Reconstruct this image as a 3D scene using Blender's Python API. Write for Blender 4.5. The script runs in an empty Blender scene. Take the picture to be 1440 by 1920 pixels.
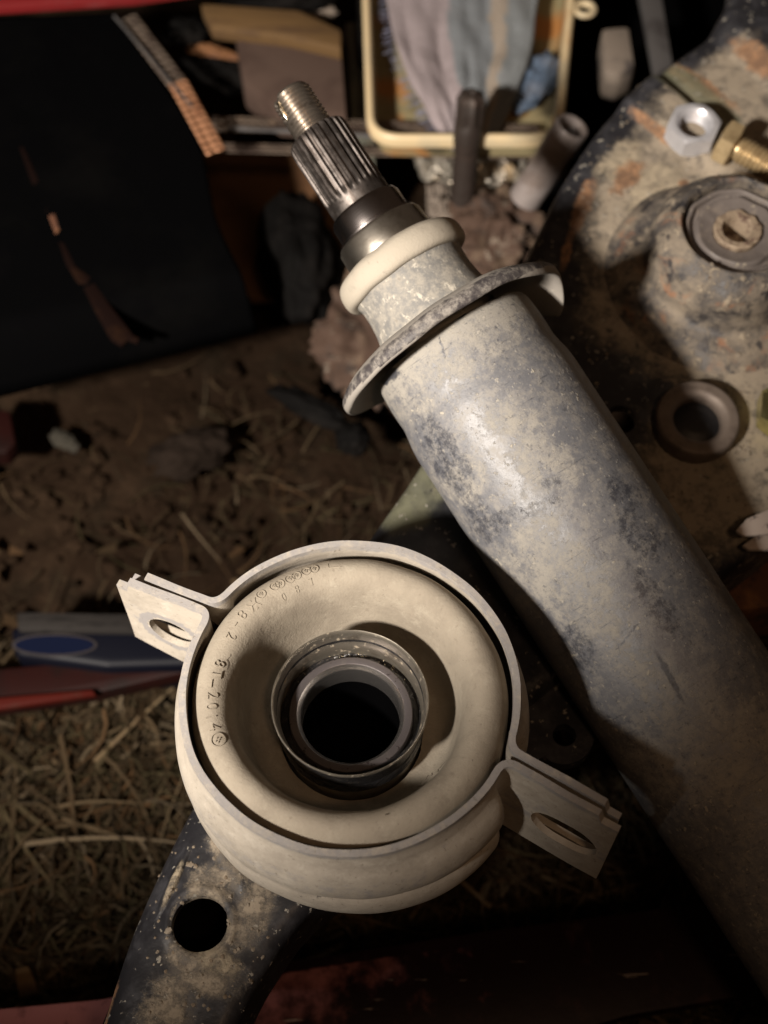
import bpy, bmesh, math, random
import numpy as np
from mathutils import Vector, Matrix, noise as mn
rad = math.radians
sc = bpy.context.scene
COL = sc.collection
random.seed(4)
rng = np.random.default_rng(7)

# ------------------------------------------------------------------ camera
F = 2500.0                      # focal length measured on a 1440 px wide frame
TH = rad(30)                    # camera tilt away from straight down
DV = Vector((0, math.sin(TH), -math.cos(TH)))
UV = Vector((0, math.cos(TH), math.sin(TH)))
RV = Vector((1, 0, 0))
CP = -DV * 0.475 + Vector((0, 0, 0.03))
cam = bpy.data.cameras.new("camera")
cam.sensor_fit = 'HORIZONTAL'
cam.sensor_width = 36.0
cam.lens = 36.0 * F / 1440.0
cam.clip_start = 0.01
cam.clip_end = 50
cam.dof.use_dof = True
cam.dof.focus_distance = 0.425
cam.dof.aperture_fstop = 11.0
camo = bpy.data.objects.new("camera", cam)
camo.location = CP
camo.rotation_euler = (TH, 0, 0)
COL.objects.link(camo)
sc.camera = camo

# ------------------------------------------------------------------ light
w = bpy.data.worlds.new("World")
sc.world = w
w.use_nodes = True
bg = w.node_tree.nodes["Background"]
bg.inputs[0].default_value = (1.0, 0.62, 0.38, 1)
bg.inputs[1].default_value = 0.03
LP = Vector((-0.447, -0.497, 0.632))          # the work lamp, left of and below the frame
ls = bpy.data.lights.new("work_lamp", 'SPOT')
ls.energy = 98
ls.color = (1.0, 0.90, 0.79)
ls.shadow_soft_size = 0.040
ls.spot_size = rad(39)
ls.spot_blend = 0.6
lo = bpy.data.objects.new("work_lamp", ls)
lo.location = LP
LT = Vector((-0.127, 0.146, 0.02))
lo.rotation_euler = (LT - LP).to_track_quat('-Z', 'Y').to_euler()
COL.objects.link(lo)
l2 = bpy.data.lights.new("fill_lamp", 'POINT')      # dim warm fill lamp added high behind the camera
l2.energy = 4.2
l2.color = (1.0, 0.62, 0.36)
l2.shadow_soft_size = 0.05
l2o = bpy.data.objects.new("fill_lamp", l2)
l2o.location = (0.16, -0.50, 1.0)
COL.objects.link(l2o)
sc.view_settings.view_transform = 'Standard'
sc.view_settings.look = 'None'
sc.view_settings.exposure = 0
sc.view_settings.gamma = 1
sc.render.engine = 'CYCLES'
sc.cycles.use_denoising = True
sc.cycles.max_bounces = 6
sc.cycles.sample_clamp_indirect = 4

# ------------------------------------------------------------------ measuring helpers
def ray(px, py):
    return (DV + RV * ((px - 720) / F) + UV * ((960 - py) / F))

def at(px, py, z=0.0):
    v = ray(px, py)
    return CP + v * ((z - CP.z) / v.z)

def proj(P):
    v = Vector(P) - CP
    d = v.dot(DV)
    return 720 + F * v.dot(RV) / d, 960 - F * v.dot(UV) / d

def projn(A):
    v = A - np.array(CP)
    d = v @ np.array(DV)
    return 720 + F * (v @ np.array(RV)) / d, 960 - F * (v @ np.array(UV)) / d

def depth(P):
    return (Vector(P) - CP).dot(DV)

def sstep(a, b, x):
    t = np.clip((x - a) / (b - a), 0, 1)
    return t * t * (3 - 2 * t)

# value noise in numpy
_tab = np.random.default_rng(11).random((64, 64, 64)).astype(np.float32)
def vnoise(P):
    i = np.floor(P).astype(int)
    f = P - i
    f = f * f * (3 - 2 * f)
    i &= 63
    j = (i + 1) & 63
    def g(a, b, c): return _tab[a, b, c]
    x0, y0, z0 = i.T; x1, y1, z1 = j.T
    fx, fy, fz = f.T
    def lp(a, b, t): return a + (b - a) * t
    return lp(lp(lp(g(x0, y0, z0), g(x1, y0, z0), fx), lp(g(x0, y1, z0), g(x1, y1, z0), fx), fy),
              lp(lp(g(x0, y0, z1), g(x1, y0, z1), fx), lp(g(x0, y1, z1), g(x1, y1, z1), fx), fy), fz)

def fbm(P, s, o=4, seed=0):
    P = np.asarray(P, float) * s + seed * 7.31
    a, t, n = 1.0, 0.0, 0.0
    for k in range(o):
        n = n + a * vnoise(P); t += a
        P = P * 2.03 + 3.7; a *= 0.5
    return n / t

# ------------------------------------------------------------------ object helpers
def tag(o, label, cat, group=None, kind=None):
    o["label"] = label
    o["category"] = cat
    if group: o["group"] = group
    if kind: o["kind"] = kind
    return o

def thing(name, label, cat, M=None, group=None):
    o = bpy.data.objects.new(name, None)
    o.empty_display_size = 0.01
    COL.objects.link(o)
    if M is not None: o.matrix_world = M
    return tag(o, label, cat, group)

def link(name, me, mat, parent=None, M=None, smooth=True, sharp=40):
    if smooth:
        me.polygons.foreach_set("use_smooth", [True] * len(me.polygons))
        if sharp: me.set_sharp_from_angle(angle=rad(sharp))
    me.materials.append(mat)
    o = bpy.data.objects.new(name, me)
    COL.objects.link(o)
    if parent: o.parent = parent
    if M is not None: o.matrix_local = M
    return o

def mesh(name, V, Fc, mat, parent=None, M=None, smooth=True, sharp=40, attrs=None):
    me = bpy.data.meshes.new(name)
    me.from_pydata([tuple(v) for v in V], [], [tuple(f) for f in Fc])
    if attrs:
        for k, a in attrs.items():
            if np.ndim(a) == 2:
                t = me.attributes.new(k, 'FLOAT_COLOR', 'POINT')
                t.data.foreach_set("color", np.asarray(a, np.float32).ravel())
            else:
                t = me.attributes.new(k, 'FLOAT', 'POINT')
                t.data.foreach_set("value", np.asarray(a, np.float32))
    me.validate()
    return link(name, me, mat, parent, M, smooth, sharp)

def kids_world(o, parent):
    """parent an object built in world space without moving it"""
    o.parent = parent
    o.matrix_parent_inverse = parent.matrix_world.inverted()

def bm_obj(name, bm, mat, parent=None, M=None, smooth=True, sharp=40):
    me = bpy.data.meshes.new(name)
    bmesh.ops.recalc_face_normals(bm, faces=bm.faces)
    bm.to_mesh(me); bm.free()
    return link(name, me, mat, parent, M, smooth, sharp)

def grid_faces(nu, nv, wrap=False):
    f = []
    for j in range(nv - 1):
        for i in range(nu if wrap else nu - 1):
            k = (i + 1) % nu
            f.append((j * nu + i, j * nu + k, (j + 1) * nu + k, (j + 1) * nu + i))
    return f

def lathe(name, prof, mat, parent=None, M=None, n=96, fn=None, closed=False, attrs=None, sharp=40, caps=False):
    """turn a list of (r, z); fn(r, th, z) -> r, z can dent it"""
    V, A = [], []
    for r, z in prof:
        for i in range(n):
            th = 2 * math.pi * i / n
            rr, zz = fn(r, th, z) if fn else (r, z)
            V.append((rr * math.cos(th), rr * math.sin(th), zz))
    Fc = grid_faces(n, len(prof), True)
    if closed:
        b = (len(prof) - 1) * n
        for i in range(n):
            k = (i + 1) % n
            Fc.append((b + i, b + k, k, i))
    if caps:
        Fc.append(tuple(range(n))[::-1])
        b = (len(prof) - 1) * n
        Fc.append(tuple(range(b, b + n)))
    o = mesh(name, V, Fc, mat, parent, M, sharp=sharp)
    bm = bmesh.new(); bm.from_mesh(o.data)
    bmesh.ops.recalc_face_normals(bm, faces=bm.faces)
    bm.to_mesh(o.data); bm.free()
    return o

def densify(prof, step):
    out = [prof[0]]
    for a, b in zip(prof, prof[1:]):
        L = math.hypot(b[0] - a[0], b[1] - a[1])
        k = max(1, int(L / step))
        for i in range(1, k + 1):
            out.append((a[0] + (b[0] - a[0]) * i / k, a[1] + (b[1] - a[1]) * i / k))
    return out

def smooth_prof(prof, step, it=6):
    p = np.array(densify(prof, step))
    for _ in range(it):
        q = p.copy()
        q[1:-1] = 0.25 * p[:-2] + 0.5 * p[1:-1] + 0.25 * p[2:]
        p = q
    return [tuple(a) for a in p]

def prism(name, poly, ztop, h, mat, bevel=0.001, parent=None, px=True, seg=2, dz=None):
    """solid slab whose top outline is measured in the photograph at height ztop"""
    bm = bmesh.new()
    P = [at(x, y, ztop) if px else Vector((x, y, ztop)) for x, y in poly]
    c = sum(P, Vector()) / len(P)
    if dz: P = [p + Vector((0, 0, dz(p))) for p in P]
    t = [bm.verts.new(p - c) for p in P]
    b = [bm.verts.new(p - c - Vector((0, 0, h))) for p in P]
    bm.faces.new(t)
    bm.faces.new(b[::-1])
    n = len(P)
    for i in range(n):
        bm.faces.new((t[i], b[i], b[(i + 1) % n], t[(i + 1) % n]))
    bmesh.ops.recalc_face_normals(bm, faces=bm.faces)
    if bevel:
        bmesh.ops.bevel(bm, geom=list(bm.edges), offset=bevel, segments=seg, affect='EDGES', profile=0.6)
    o = bm_obj(name, bm, mat, sharp=50)
    o.location = c
    if parent:
        bpy.context.view_layer.update()
        kids_world(o, parent)
    return o

def lump(name, c, r, mat, amp=0.25, fr=2.0, seed=0, n=48, parent=None, rot=0.0, flat=1.0):
    V = []
    m = n // 2
    for j in range(m + 1):
        ph = math.pi * j / m
        for i in range(n):
            th = 2 * math.pi * i / n
            d = Vector((math.sin(ph) * math.cos(th), math.sin(ph) * math.sin(th), math.cos(ph)))
            k = 1 + amp * mn.fractal(d * fr + Vector((seed * 3.3, seed, 0)), 0.9, 2.0, 5)
            V.append((d.x * r[0] * k, d.y * r[1] * k, d.z * r[2] * k))
    M = Matrix.Translation(c) @ Matrix.Rotation(rot, 4, 'Z')
    return mesh(name, V, grid_faces(n, m + 1, True), mat, parent, M, sharp=0)

def tube(name, pts, rads, mat, n=20, parent=None, caps=True):
    pts = [Vector(p) for p in pts]
    V = []
    for i, p in enumerate(pts):
        t = (pts[min(i + 1, len(pts) - 1)] - pts[max(i - 1, 0)]).normalized()
        a = t.orthogonal().normalized() if i == 0 else (a - t * a.dot(t)).normalized()
        b = t.cross(a)
        for k in range(n):
            th = 2 * math.pi * k / n
            V.append(p + (a * math.cos(th) + b * math.sin(th)) * rads[i])
    c = sum(pts, Vector()) / len(pts)
    V = [v - c for v in V]
    Fc = grid_faces(n, len(pts), True)
    if caps:
        Fc += [tuple(range(n))[::-1], tuple(range((len(pts) - 1) * n, len(pts) * n))]
    o = mesh(name, V, Fc, mat, None, None, sharp=40)
    o.location = c
    if parent:
        bpy.context.view_layer.update(); kids_world(o, parent)
    return o

# ------------------------------------------------------------------ materials
def mat(name, base, layers=(), rough=0.8, metal=0.0, bump=(), rvar=None, spec=0.5, mlayer=None, coat=0):
    """layers: (colour, mask) applied in order; mask = dict(s=scale, lo, hi, d=detail, w=warp, a=attribute, k=amount, st=stretch)"""
    m = bpy.data.materials.new(name)
    m.use_nodes = True
    nt = m.node_tree
    N, L = nt.nodes, nt.links
    B = N["Principled BSDF"]
    tc = N.new("ShaderNodeTexCoord")
    def noise(s, d=4, w=0, st=None, off=0, ro=0.62):
        src = tc.outputs["Object"]
        mp = N.new("ShaderNodeMapping")
        mp.inputs["Scale"].default_value = st or (1, 1, 1)
        mp.inputs["Location"].default_value = (off, off * 1.7, off * .3)
        L.new(src, mp.inputs[0]); src = mp.outputs[0]
        t = N.new("ShaderNodeTexNoise")
        t.inputs["Scale"].default_value = s
        t.inputs["Detail"].default_value = d
        t.inputs["Roughness"].default_value = ro
        t.inputs["Distortion"].default_value = w
        L.new(src, t.inputs["Vector"])
        return t.outputs["Fac"]
    def mrange(x, lo, hi, a=0.0, b=1.0):
        r = N.new("ShaderNodeMapRange")
        r.interpolation_type = 'SMOOTHSTEP'
        r.inputs[1].default_value = lo; r.inputs[2].default_value = hi
        r.inputs[3].default_value = a; r.inputs[4].default_value = b
        L.new(x, r.inputs[0])
        return r.outputs[0]
    def math_(op, x, y):
        n = N.new("ShaderNodeMath"); n.operation = op
        for q, v in ((0, x), (1, y)):
            if isinstance(v, (int, float)): n.inputs[q].default_value = v
            else: L.new(v, n.inputs[q])
        return n.outputs[0]
    def mask(k):
        n = noise(k.get("s", 50), k.get("d", 5), k.get("w", 0), k.get("st"), k.get("off", 0), k.get("ro", .62))
        if "a" in k:
            at_ = N.new("ShaderNodeAttribute"); at_.attribute_name = k["a"]
            n = math_('ADD', at_.outputs["Fac"], math_('MULTIPLY', math_('SUBTRACT', n, 0.5), k.get("n", 1.2)))
        r = mrange(n, k.get("lo", .45), k.get("hi", .6))
        return math_('MULTIPLY', r, k.get("k", 1.0))
    rgb = N.new("ShaderNodeRGB")
    if isinstance(base, str):
        an = N.new("ShaderNodeAttribute"); an.attribute_name = base
        c = an.outputs["Color"]
    else:
        rgb.outputs[0].default_value = (*base, 1)
        c = rgb.outputs[0]
    rg = None
    masks = []
    for lay in layers:
        colr, k = lay[0], lay[1]
        f = mask(k)
        masks.append((f, lay))
        mx = N.new("ShaderNodeMix"); mx.data_type = 'RGBA'
        L.new(f, mx.inputs[0]); L.new(c, mx.inputs[6])
        mx.inputs[7].default_value = (*colr, 1)
        c = mx.outputs[2]
    L.new(c, B.inputs["Base Color"])
    r = None
    if rvar:
        r = mrange(noise(rvar[0], 4, 0.3), 0.3, 0.7, rvar[1], rvar[2])
    for f, lay in masks:
        if len(lay) > 2 and lay[2] is not None:          # roughness where this layer shows
            mx = N.new("ShaderNodeMix"); mx.data_type = 'FLOAT'
            L.new(f, mx.inputs[0])
            if r is None: mx.inputs[2].default_value = rough
            else: L.new(r, mx.inputs[2])
            mx.inputs[3].default_value = lay[2]
            r = mx.outputs[0]
    if r is None: B.inputs["Roughness"].default_value = rough
    else: L.new(r, B.inputs["Roughness"])
    B.inputs["Metallic"].default_value = metal
    mm = None
    for f, lay in masks:
        if len(lay) > 3:
            mx = N.new("ShaderNodeMix"); mx.data_type = 'FLOAT'
            L.new(f, mx.inputs[0])
            if mm is None: mx.inputs[2].default_value = metal
            else: L.new(mm, mx.inputs[2])
            mx.inputs[3].default_value = lay[3]
            mm = mx.outputs[0]
    if mm is not None: L.new(mm, B.inputs["Metallic"])
    B.inputs["Specular IOR Level"].default_value = spec
    B.inputs["Coat Weight"].default_value = coat
    prev = None
    for b in bump:
        bn = N.new("ShaderNodeBump")
        bn.inputs["Strength"].default_value = 1.0
        bn.inputs["Distance"].default_value = b[1]
        L.new(noise(b[0], b[2] if len(b) > 2 else 4, 0, b[3] if len(b) > 3 else None, 3.1), bn.inputs["Height"])
        if prev: L.new(prev, bn.inputs["Normal"])
        prev = bn.outputs[0]
    for f, lay in masks:
        if len(lay) > 4 and lay[4]:                      # crust thickness in metres
            bn = N.new("ShaderNodeBump")
            bn.inputs["Distance"].default_value = lay[4]
            L.new(f, bn.inputs["Height"])
            if prev: L.new(prev, bn.inputs["Normal"])
            prev = bn.outputs[0]
    if prev: L.new(prev, B.inputs["Normal"])
    return m

BLACKP = (0.016, 0.016, 0.019)
M_strap = mat("dusty_strap", (0.40, 0.36, 0.305), [
    ((0.28, 0.25, 0.21), dict(s=70, lo=.40, hi=.68, k=.75, d=9, ro=.72)),
    ((0.47, 0.43, 0.37), dict(s=130, lo=.50, hi=.66, k=.65, off=5, d=9, ro=.72), .9, 0, .00008),
    ((0.24, 0.235, 0.245), dict(a="scuff", s=230, lo=.42, hi=.80, n=1.5, k=.75, d=10, ro=.75), .7),
    ((0.16, 0.135, 0.105), dict(s=600, lo=.60, hi=.70, k=.6, off=9, d=6)),
    ((0.035, 0.035, 0.042), dict(a="chip", s=500, lo=.45, hi=.62, n=1.6, d=9, ro=.75))], rough=.86,
    bump=[(300, .00012), (1500, .00008)], spec=.3)
M_strap_plate = mat("dusty_strap_inner", (0.45, 0.37, 0.265), [((0.30, 0.25, 0.18), dict(s=90, lo=.42, hi=.7, k=.6))], rough=.88, bump=[(400, .0001)], spec=.25)
M_rubber = mat("dusty_rubber", (0.285, 0.25, 0.20), [
    ((0.20, 0.173, 0.138), dict(s=40, lo=.40, hi=.64, k=.7, d=9, ro=.7)),
    ((0.35, 0.315, 0.255), dict(s=110, lo=.50, hi=.68, k=.6, off=3, d=9, ro=.72), .95, 0, .00008),
    ((0.19, 0.16, 0.125), dict(s=420, lo=.57, hi=.68, k=.55, off=13, d=8, ro=.7)),
    ((0.05, 0.04, 0.03), dict(s=900, lo=.72, hi=.78, d=2, k=.8))], rough=.93,
    bump=[(260, .00016), (1400, .00016)], spec=.2)
M_crack = mat("crack_brown", (0.10, 0.08, 0.06), [], rough=.95)  # dark brown of the thin crack strips
M_shield = mat("bearing_steel", (0.36, 0.33, 0.28), [
    ((0.10, 0.08, 0.06), dict(s=120, lo=.45, hi=.7, k=.8), .6),
    ((0.33, 0.27, 0.19), dict(s=400, lo=.58, hi=.68, k=.7), .9, 0.0)], rough=.34, metal=.85, bump=[(900, .00004)])
M_race = mat("race_steel", (0.16, 0.145, 0.15), [((0.03, 0.02, 0.02), dict(s=500, lo=.58, hi=.68), .7),
    ((0.22, 0.20, 0.19), dict(s=90, lo=.5, hi=.7, k=.6))], rough=.42, metal=.75, bump=[(1200, .00005)])
M_bore = mat("bore_steel", (0.55, 0.53, 0.52), [], rough=.25, metal=.96, bump=[(400, .00001, 2, (1, 1, 12))])
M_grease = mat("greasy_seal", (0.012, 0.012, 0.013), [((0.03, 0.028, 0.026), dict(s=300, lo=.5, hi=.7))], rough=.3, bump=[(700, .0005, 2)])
M_tube = mat("worn_tube", (0.142, 0.144, 0.155), [
    ((0.098, 0.101, 0.113), dict(s=70, lo=.36, hi=.68, d=10, k=.85, ro=.8), .45),
    ((0.225, 0.212, 0.194), dict(s=200, lo=.45, hi=.62, d=10, k=.75, off=2, ro=.8), .65),
    ((0.275, 0.257, 0.225), dict(a="dust", s=170, lo=.46, hi=.95, n=2.6, d=10, k=.85, ro=.84), .85, 0, .00005),
    ((0.35, 0.325, 0.28), dict(s=430, lo=.58, hi=.65, d=8, k=.75, off=9, ro=.7), .92, 0, .00009),
    ((0.065, 0.067, 0.076), dict(s=520, lo=.56, hi=.65, d=8, k=.8, off=4, ro=.74), .42),
    ((0.055, 0.057, 0.066), dict(s=260, lo=.58, hi=.67, d=9, k=.8, off=14, st=(.22, .22, 2.4), ro=.78), .42),
    ((0.37, 0.34, 0.28), dict(s=120, lo=.695, hi=.715, d=3, k=.75, off=31), .92, 0, .00015),
    ((0.036, 0.038, 0.048), dict(a="bare", s=300, lo=.38, hi=.86, n=2.5, d=10, k=.92, ro=.84), .4)],
    rough=.46, bump=[(160, .00010), (900, .00012, 6)], spec=.65)
M_collar = mat("collar_dust", (0.35, 0.315, 0.26), [
    ((0.27, 0.245, 0.205), dict(a="bare", s=120, lo=.10, hi=.75, n=2.0, d=9, ro=.7), .6),
    ((0.40, 0.36, 0.30), dict(s=330, lo=.56, hi=.72, d=8, k=.5, off=6, ro=.7), .9, 0, .00006),
    ((0.14, 0.12, 0.10), dict(s=420, lo=.60, hi=.70, d=8, k=.6, off=16, ro=.7), .7),
    ((0.045, 0.040, 0.042), dict(a="chip", s=240, lo=.42, hi=.66, n=1.2, d=10, ro=.75), .5)],
    rough=.82, bump=[(300, .0001), (1200, .0001)], spec=.35)
M_neck = mat("neck_dust", (0.29, 0.27, 0.235), [
    ((0.165, 0.163, 0.158), dict(a="bare", s=260, lo=.35, hi=.8, n=1.8, d=9, ro=.75), .6),
    ((0.46, 0.43, 0.37), dict(s=300, lo=.55, hi=.64, d=8, k=.9, off=6, ro=.7), .9, 0, .00006),
    ((0.14, 0.12, 0.10), dict(s=420, lo=.60, hi=.70, d=8, k=.6, off=16, ro=.7), .7),
    ((0.045, 0.040, 0.042), dict(a="chip", s=240, lo=.42, hi=.66, n=1.2, d=10, ro=.75), .5)],
    rough=.82, bump=[(300, .0001), (1200, .0001)], spec=.35)
M_flange = mat("flange_dust", (0.26, 0.24, 0.215), [
    ((0.2, 0.19, 0.18), dict(a="bare", s=180, lo=.35, hi=.8, n=1.2, d=9, ro=.7), .6),
    ((0.40, 0.36, 0.30), dict(s=330, lo=.56, hi=.72, d=8, k=.5, off=6, ro=.7), .9, 0, .00006),
    ((0.14, 0.12, 0.10), dict(s=420, lo=.60, hi=.70, d=8, k=.6, off=16, ro=.7), .7),
    ((0.045, 0.040, 0.042), dict(a="chip", s=240, lo=.42, hi=.66, n=.8, d=10, ro=.75), .5)],
    rough=.82, bump=[(300, .0001), (1200, .0001)], spec=.35)
M_spline = mat("spline_steel", (0.15, 0.133, 0.124), [((0.07, 0.054, 0.045), dict(s=120, lo=.45, hi=.7, k=.8, st=(3, 3, .4))),
    ((0.05, 0.04, 0.035), dict(s=700, lo=.55, hi=.7, k=.7))], rough=.36, metal=.9, rvar=(200, .26, .5), bump=[(900, .00003)])
M_thread = mat("thread_steel", (0.33, 0.29, 0.25), [((0.09, 0.07, 0.05), dict(s=300, lo=.5, hi=.7, k=.7))], rough=.33, metal=.9)
M_bright = mat("polished_seat", (0.42, 0.38, 0.37), [((0.14, 0.11, 0.10), dict(s=60, lo=.45, hi=.7, k=.6))], rough=.23, metal=1, bump=[(500, .00002, 3, (.2, .2, 6))])
M_seat2 = mat("turned_seat", (0.6, 0.555, 0.49), [((0.24, 0.20, 0.15), dict(s=60, lo=.45, hi=.7, k=.7))], rough=.33, metal=1, bump=[(500, .00003, 3, (.2, .2, 6))])
M_worn = mat("fresh_metal", (0.75, 0.66, 0.5), [], rough=.25, metal=1)
M_arm = mat("arm_paint", BLACKP, [
    ((0.05, 0.05, 0.057), dict(s=90, lo=.45, hi=.7, k=.7), .55),
    ((0.105, 0.09, 0.074), dict(a="mud", s=70, lo=.28, hi=.85, n=2.0, d=10, k=.85, ro=.76), .8),
    ((0.265, 0.222, 0.168), dict(a="mud", s=150, lo=.40, hi=.90, n=2.4, d=10, k=.9, off=5, ro=.8), .92, 0, .0002),
    ((0.34, 0.285, 0.205), dict(a="mud2", s=170, lo=.42, hi=.95, n=2.2, d=10, k=.9, ro=.8), .92, 0, .0003),
    ((0.30, 0.155, 0.075), dict(a="rust", s=120, lo=.45, hi=.85, n=2.0, d=10, k=.85, ro=.8), .85, 0, .0001),
    ((0.13, 0.075, 0.045), dict(a="rust", s=260, lo=.62, hi=.95, n=2.0, d=10, k=.85, off=21, ro=.75), .85),
    ((0.12, 0.12, 0.075), dict(a="green", s=70, lo=.40, hi=.8, n=1.1, d=9, k=.8), .8),
    ((0.30, 0.28, 0.24), dict(s=300, lo=.635, hi=.675, d=3, k=.8, off=7), .9, 0, .0002),
    ((0.014, 0.014, 0.016), dict(s=300, lo=.58, hi=.70, w=.4, d=10, k=.75, off=11), .45)],
    rough=.42, bump=[(140, .0002), (700, .00012)], spec=.5)
M_crumb = mat("dried_mud", (0.19, 0.16, 0.125), [((0.15, 0.115, 0.08), dict(s=160, lo=.45, hi=.6))], rough=.95)
M_cup = mat("cup_paint", (0.05, 0.046, 0.046), [
    ((0.20, 0.165, 0.125), dict(s=70, lo=.36, hi=.64, w=.3, d=9, k=.9, ro=.7), .92, 0, .0003),
    ((0.30, 0.25, 0.185), dict(s=220, lo=.54, hi=.68, w=.2, d=8, off=3, k=.8), .92, 0, .0003),
    ((0.26, 0.12, 0.06), dict(s=60, lo=.55, hi=.68, w=.6, d=8, off=6, k=.75), .85),
    ((0.018, 0.018, 0.022), dict(s=130, lo=.53, hi=.64, w=.3, d=9, off=9, k=.85), .4)], rough=.5, bump=[(160, .0003), (800, .0002)])
M_bush = mat("bush_rubber", (0.125, 0.108, 0.10), [((0.20, 0.165, 0.135), dict(s=160, lo=.5, hi=.7, w=.5, k=.6), .9),
    ((0.30, 0.26, 0.2), dict(s=330, lo=.62, hi=.68, k=.7, off=2), .9)], rough=.5, bump=[(500, .0001)])
M_sleeve = mat("bush_sleeve", (0.27, 0.21, 0.15), [((0.10, 0.06, 0.045), dict(s=260, lo=.48, hi=.64), .8)], rough=.7, metal=.2, bump=[(500, .0002)])
M_zinc = mat("zinc_plating", (0.50, 0.50, 0.53), [((0.36, 0.36, 0.39), dict(s=300, lo=.45, hi=.7, k=.5))], rough=.36, metal=.45, bump=[(900, .00002)])
M_brass = mat("yellow_zinc", (0.46, 0.35, 0.2), [((0.2, 0.14, 0.07), dict(s=200, lo=.45, hi=.7, k=.7), .6)], rough=.38, metal=.6, bump=[(700, .00004)])
M_ynut = mat("yellow_passivated_zinc", (0.62, 0.60, 0.30), [((0.3, 0.27, 0.1), dict(s=160, lo=.5, hi=.7, k=.5))], rough=.2, metal=.95)
M_washer = mat("dull_bush_steel", (0.15, 0.12, 0.10), [((0.08, 0.06, 0.05), dict(s=130, lo=.45, hi=.7, k=.7))], rough=.6, metal=.3, bump=[(500, .00008)])
M_shard = mat("scuffed_bracket", (0.42, 0.36, 0.32), [((0.06, 0.05, 0.05), dict(s=200, lo=.56, hi=.66, d=8), .5)], rough=.6, bump=[(400, .0001)])
M_rust = mat("rust_brown", (0.10, 0.040, 0.020), [((0.20, 0.09, 0.035), dict(s=60, lo=.5, hi=.7, w=.5)), ((0.035, 0.02, 0.014), dict(s=130, lo=.52, hi=.68, off=4))], rough=.85, bump=[(200, .0005)])
M_casting = mat("rusty_casting", (0.055, 0.030, 0.019), [((0.13, 0.09, 0.06), dict(s=45, lo=.5, hi=.66, w=.7, d=8)), ((0.23, 0.19, 0.15), dict(s=80, lo=.57, hi=.68, w=.7, d=8, off=5)), ((0.03, 0.02, 0.016), dict(s=60, lo=.54, hi=.68, off=8))], rough=.85, bump=[(120, .001)])
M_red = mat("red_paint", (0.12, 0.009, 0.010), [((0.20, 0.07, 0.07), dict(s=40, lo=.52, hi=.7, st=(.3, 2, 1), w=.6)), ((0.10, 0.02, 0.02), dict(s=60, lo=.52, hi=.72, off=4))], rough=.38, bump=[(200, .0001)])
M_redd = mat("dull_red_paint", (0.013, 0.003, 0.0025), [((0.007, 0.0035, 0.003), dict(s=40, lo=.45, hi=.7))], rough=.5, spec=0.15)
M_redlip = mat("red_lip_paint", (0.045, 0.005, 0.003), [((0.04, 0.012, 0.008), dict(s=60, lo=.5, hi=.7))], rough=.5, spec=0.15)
M_redbeam = mat("lit_and_shaded_red", (0.010, 0.003, 0.0032), [((0.30, 0.12, 0.12), dict(a="lit_end", s=60, lo=.45, hi=.75, n=.9, d=8)), ((0.45, 0.38, 0.34), dict(s=90, lo=.64, hi=.7, st=(.25, 1.5, 1), off=3, k=.7)), ((0.03, 0.012, 0.012), dict(s=70, lo=.55, hi=.72, off=4))], rough=.45, bump=[(200, .0001)], spec=0.15)  # near-black base carries the shadow, pink layer the lit left end
M_flatblack = mat("flat_black", (0.0016, 0.0016, 0.0018), [((0.0028, 0.0027, 0.0027), dict(s=12, lo=.45, hi=.7))], rough=.8, spec=.0)  # near-black; stands in for shadow on the sheet and bore wall
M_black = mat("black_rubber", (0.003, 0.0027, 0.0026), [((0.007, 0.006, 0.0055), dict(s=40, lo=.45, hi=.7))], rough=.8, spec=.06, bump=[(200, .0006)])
M_core = mat("dark_core_rubber", (0.012, 0.013, 0.016), [((0.025, 0.026, 0.03), dict(s=200, lo=.5, hi=.7))], rough=.5)
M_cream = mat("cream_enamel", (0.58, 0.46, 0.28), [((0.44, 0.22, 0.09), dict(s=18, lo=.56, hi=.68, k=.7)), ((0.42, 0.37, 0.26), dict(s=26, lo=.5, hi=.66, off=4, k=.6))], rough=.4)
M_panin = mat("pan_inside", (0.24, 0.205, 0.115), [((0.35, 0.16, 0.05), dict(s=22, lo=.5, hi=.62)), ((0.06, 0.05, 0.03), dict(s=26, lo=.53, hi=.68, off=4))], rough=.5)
M_cloth = mat("striped_cloth", "tint", [((0.14, 0.12, 0.12), dict(s=70, lo=.54, hi=.74, k=.35))], rough=.95, spec=.1, bump=[(1200, .0004), (90, .001)])
M_fringe = mat("cloth_fringe", (0.24, 0.25, 0.34), [((0.12, 0.12, 0.2), dict(s=200, lo=.45, hi=.7))], rough=.95)
M_blue = mat("blue_cloth", (0.10, 0.145, 0.22), [((0.19, 0.22, 0.28), dict(s=60, lo=.5, hi=.7))], rough=.6, bump=[(120, .001)])
M_perf = mat("perforated_steel", (0.15, 0.115, 0.09), [((0.06, 0.04, 0.032), dict(s=60, lo=.45, hi=.66)), ((0.24, 0.17, 0.12), dict(s=120, lo=.56, hi=.7, off=4))], rough=.5, metal=.4)
M_perf_lit = mat("perforated_steel_lit", (0.48, 0.24, 0.13), [((0.25, 0.10, 0.05), dict(s=90, lo=.5, hi=.7))], rough=.5, metal=.5)  # lit copy of the perforated steel, orange light in the colour
M_card = mat("brown_cardboard", (0.125, 0.066, 0.034), [((0.07, 0.036, 0.02), dict(s=20, lo=.45, hi=.7)), ((0.16, 0.09, 0.05), dict(s=50, lo=.55, hi=.7, off=4, k=.5))], rough=.9, bump=[(90, .0005)], spec=0.1)
M_box = mat("grey_brown_box", (0.075, 0.05, 0.04), [((0.05, 0.032, 0.026), dict(s=30, lo=.45, hi=.7))], rough=.85, spec=0.15)
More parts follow.
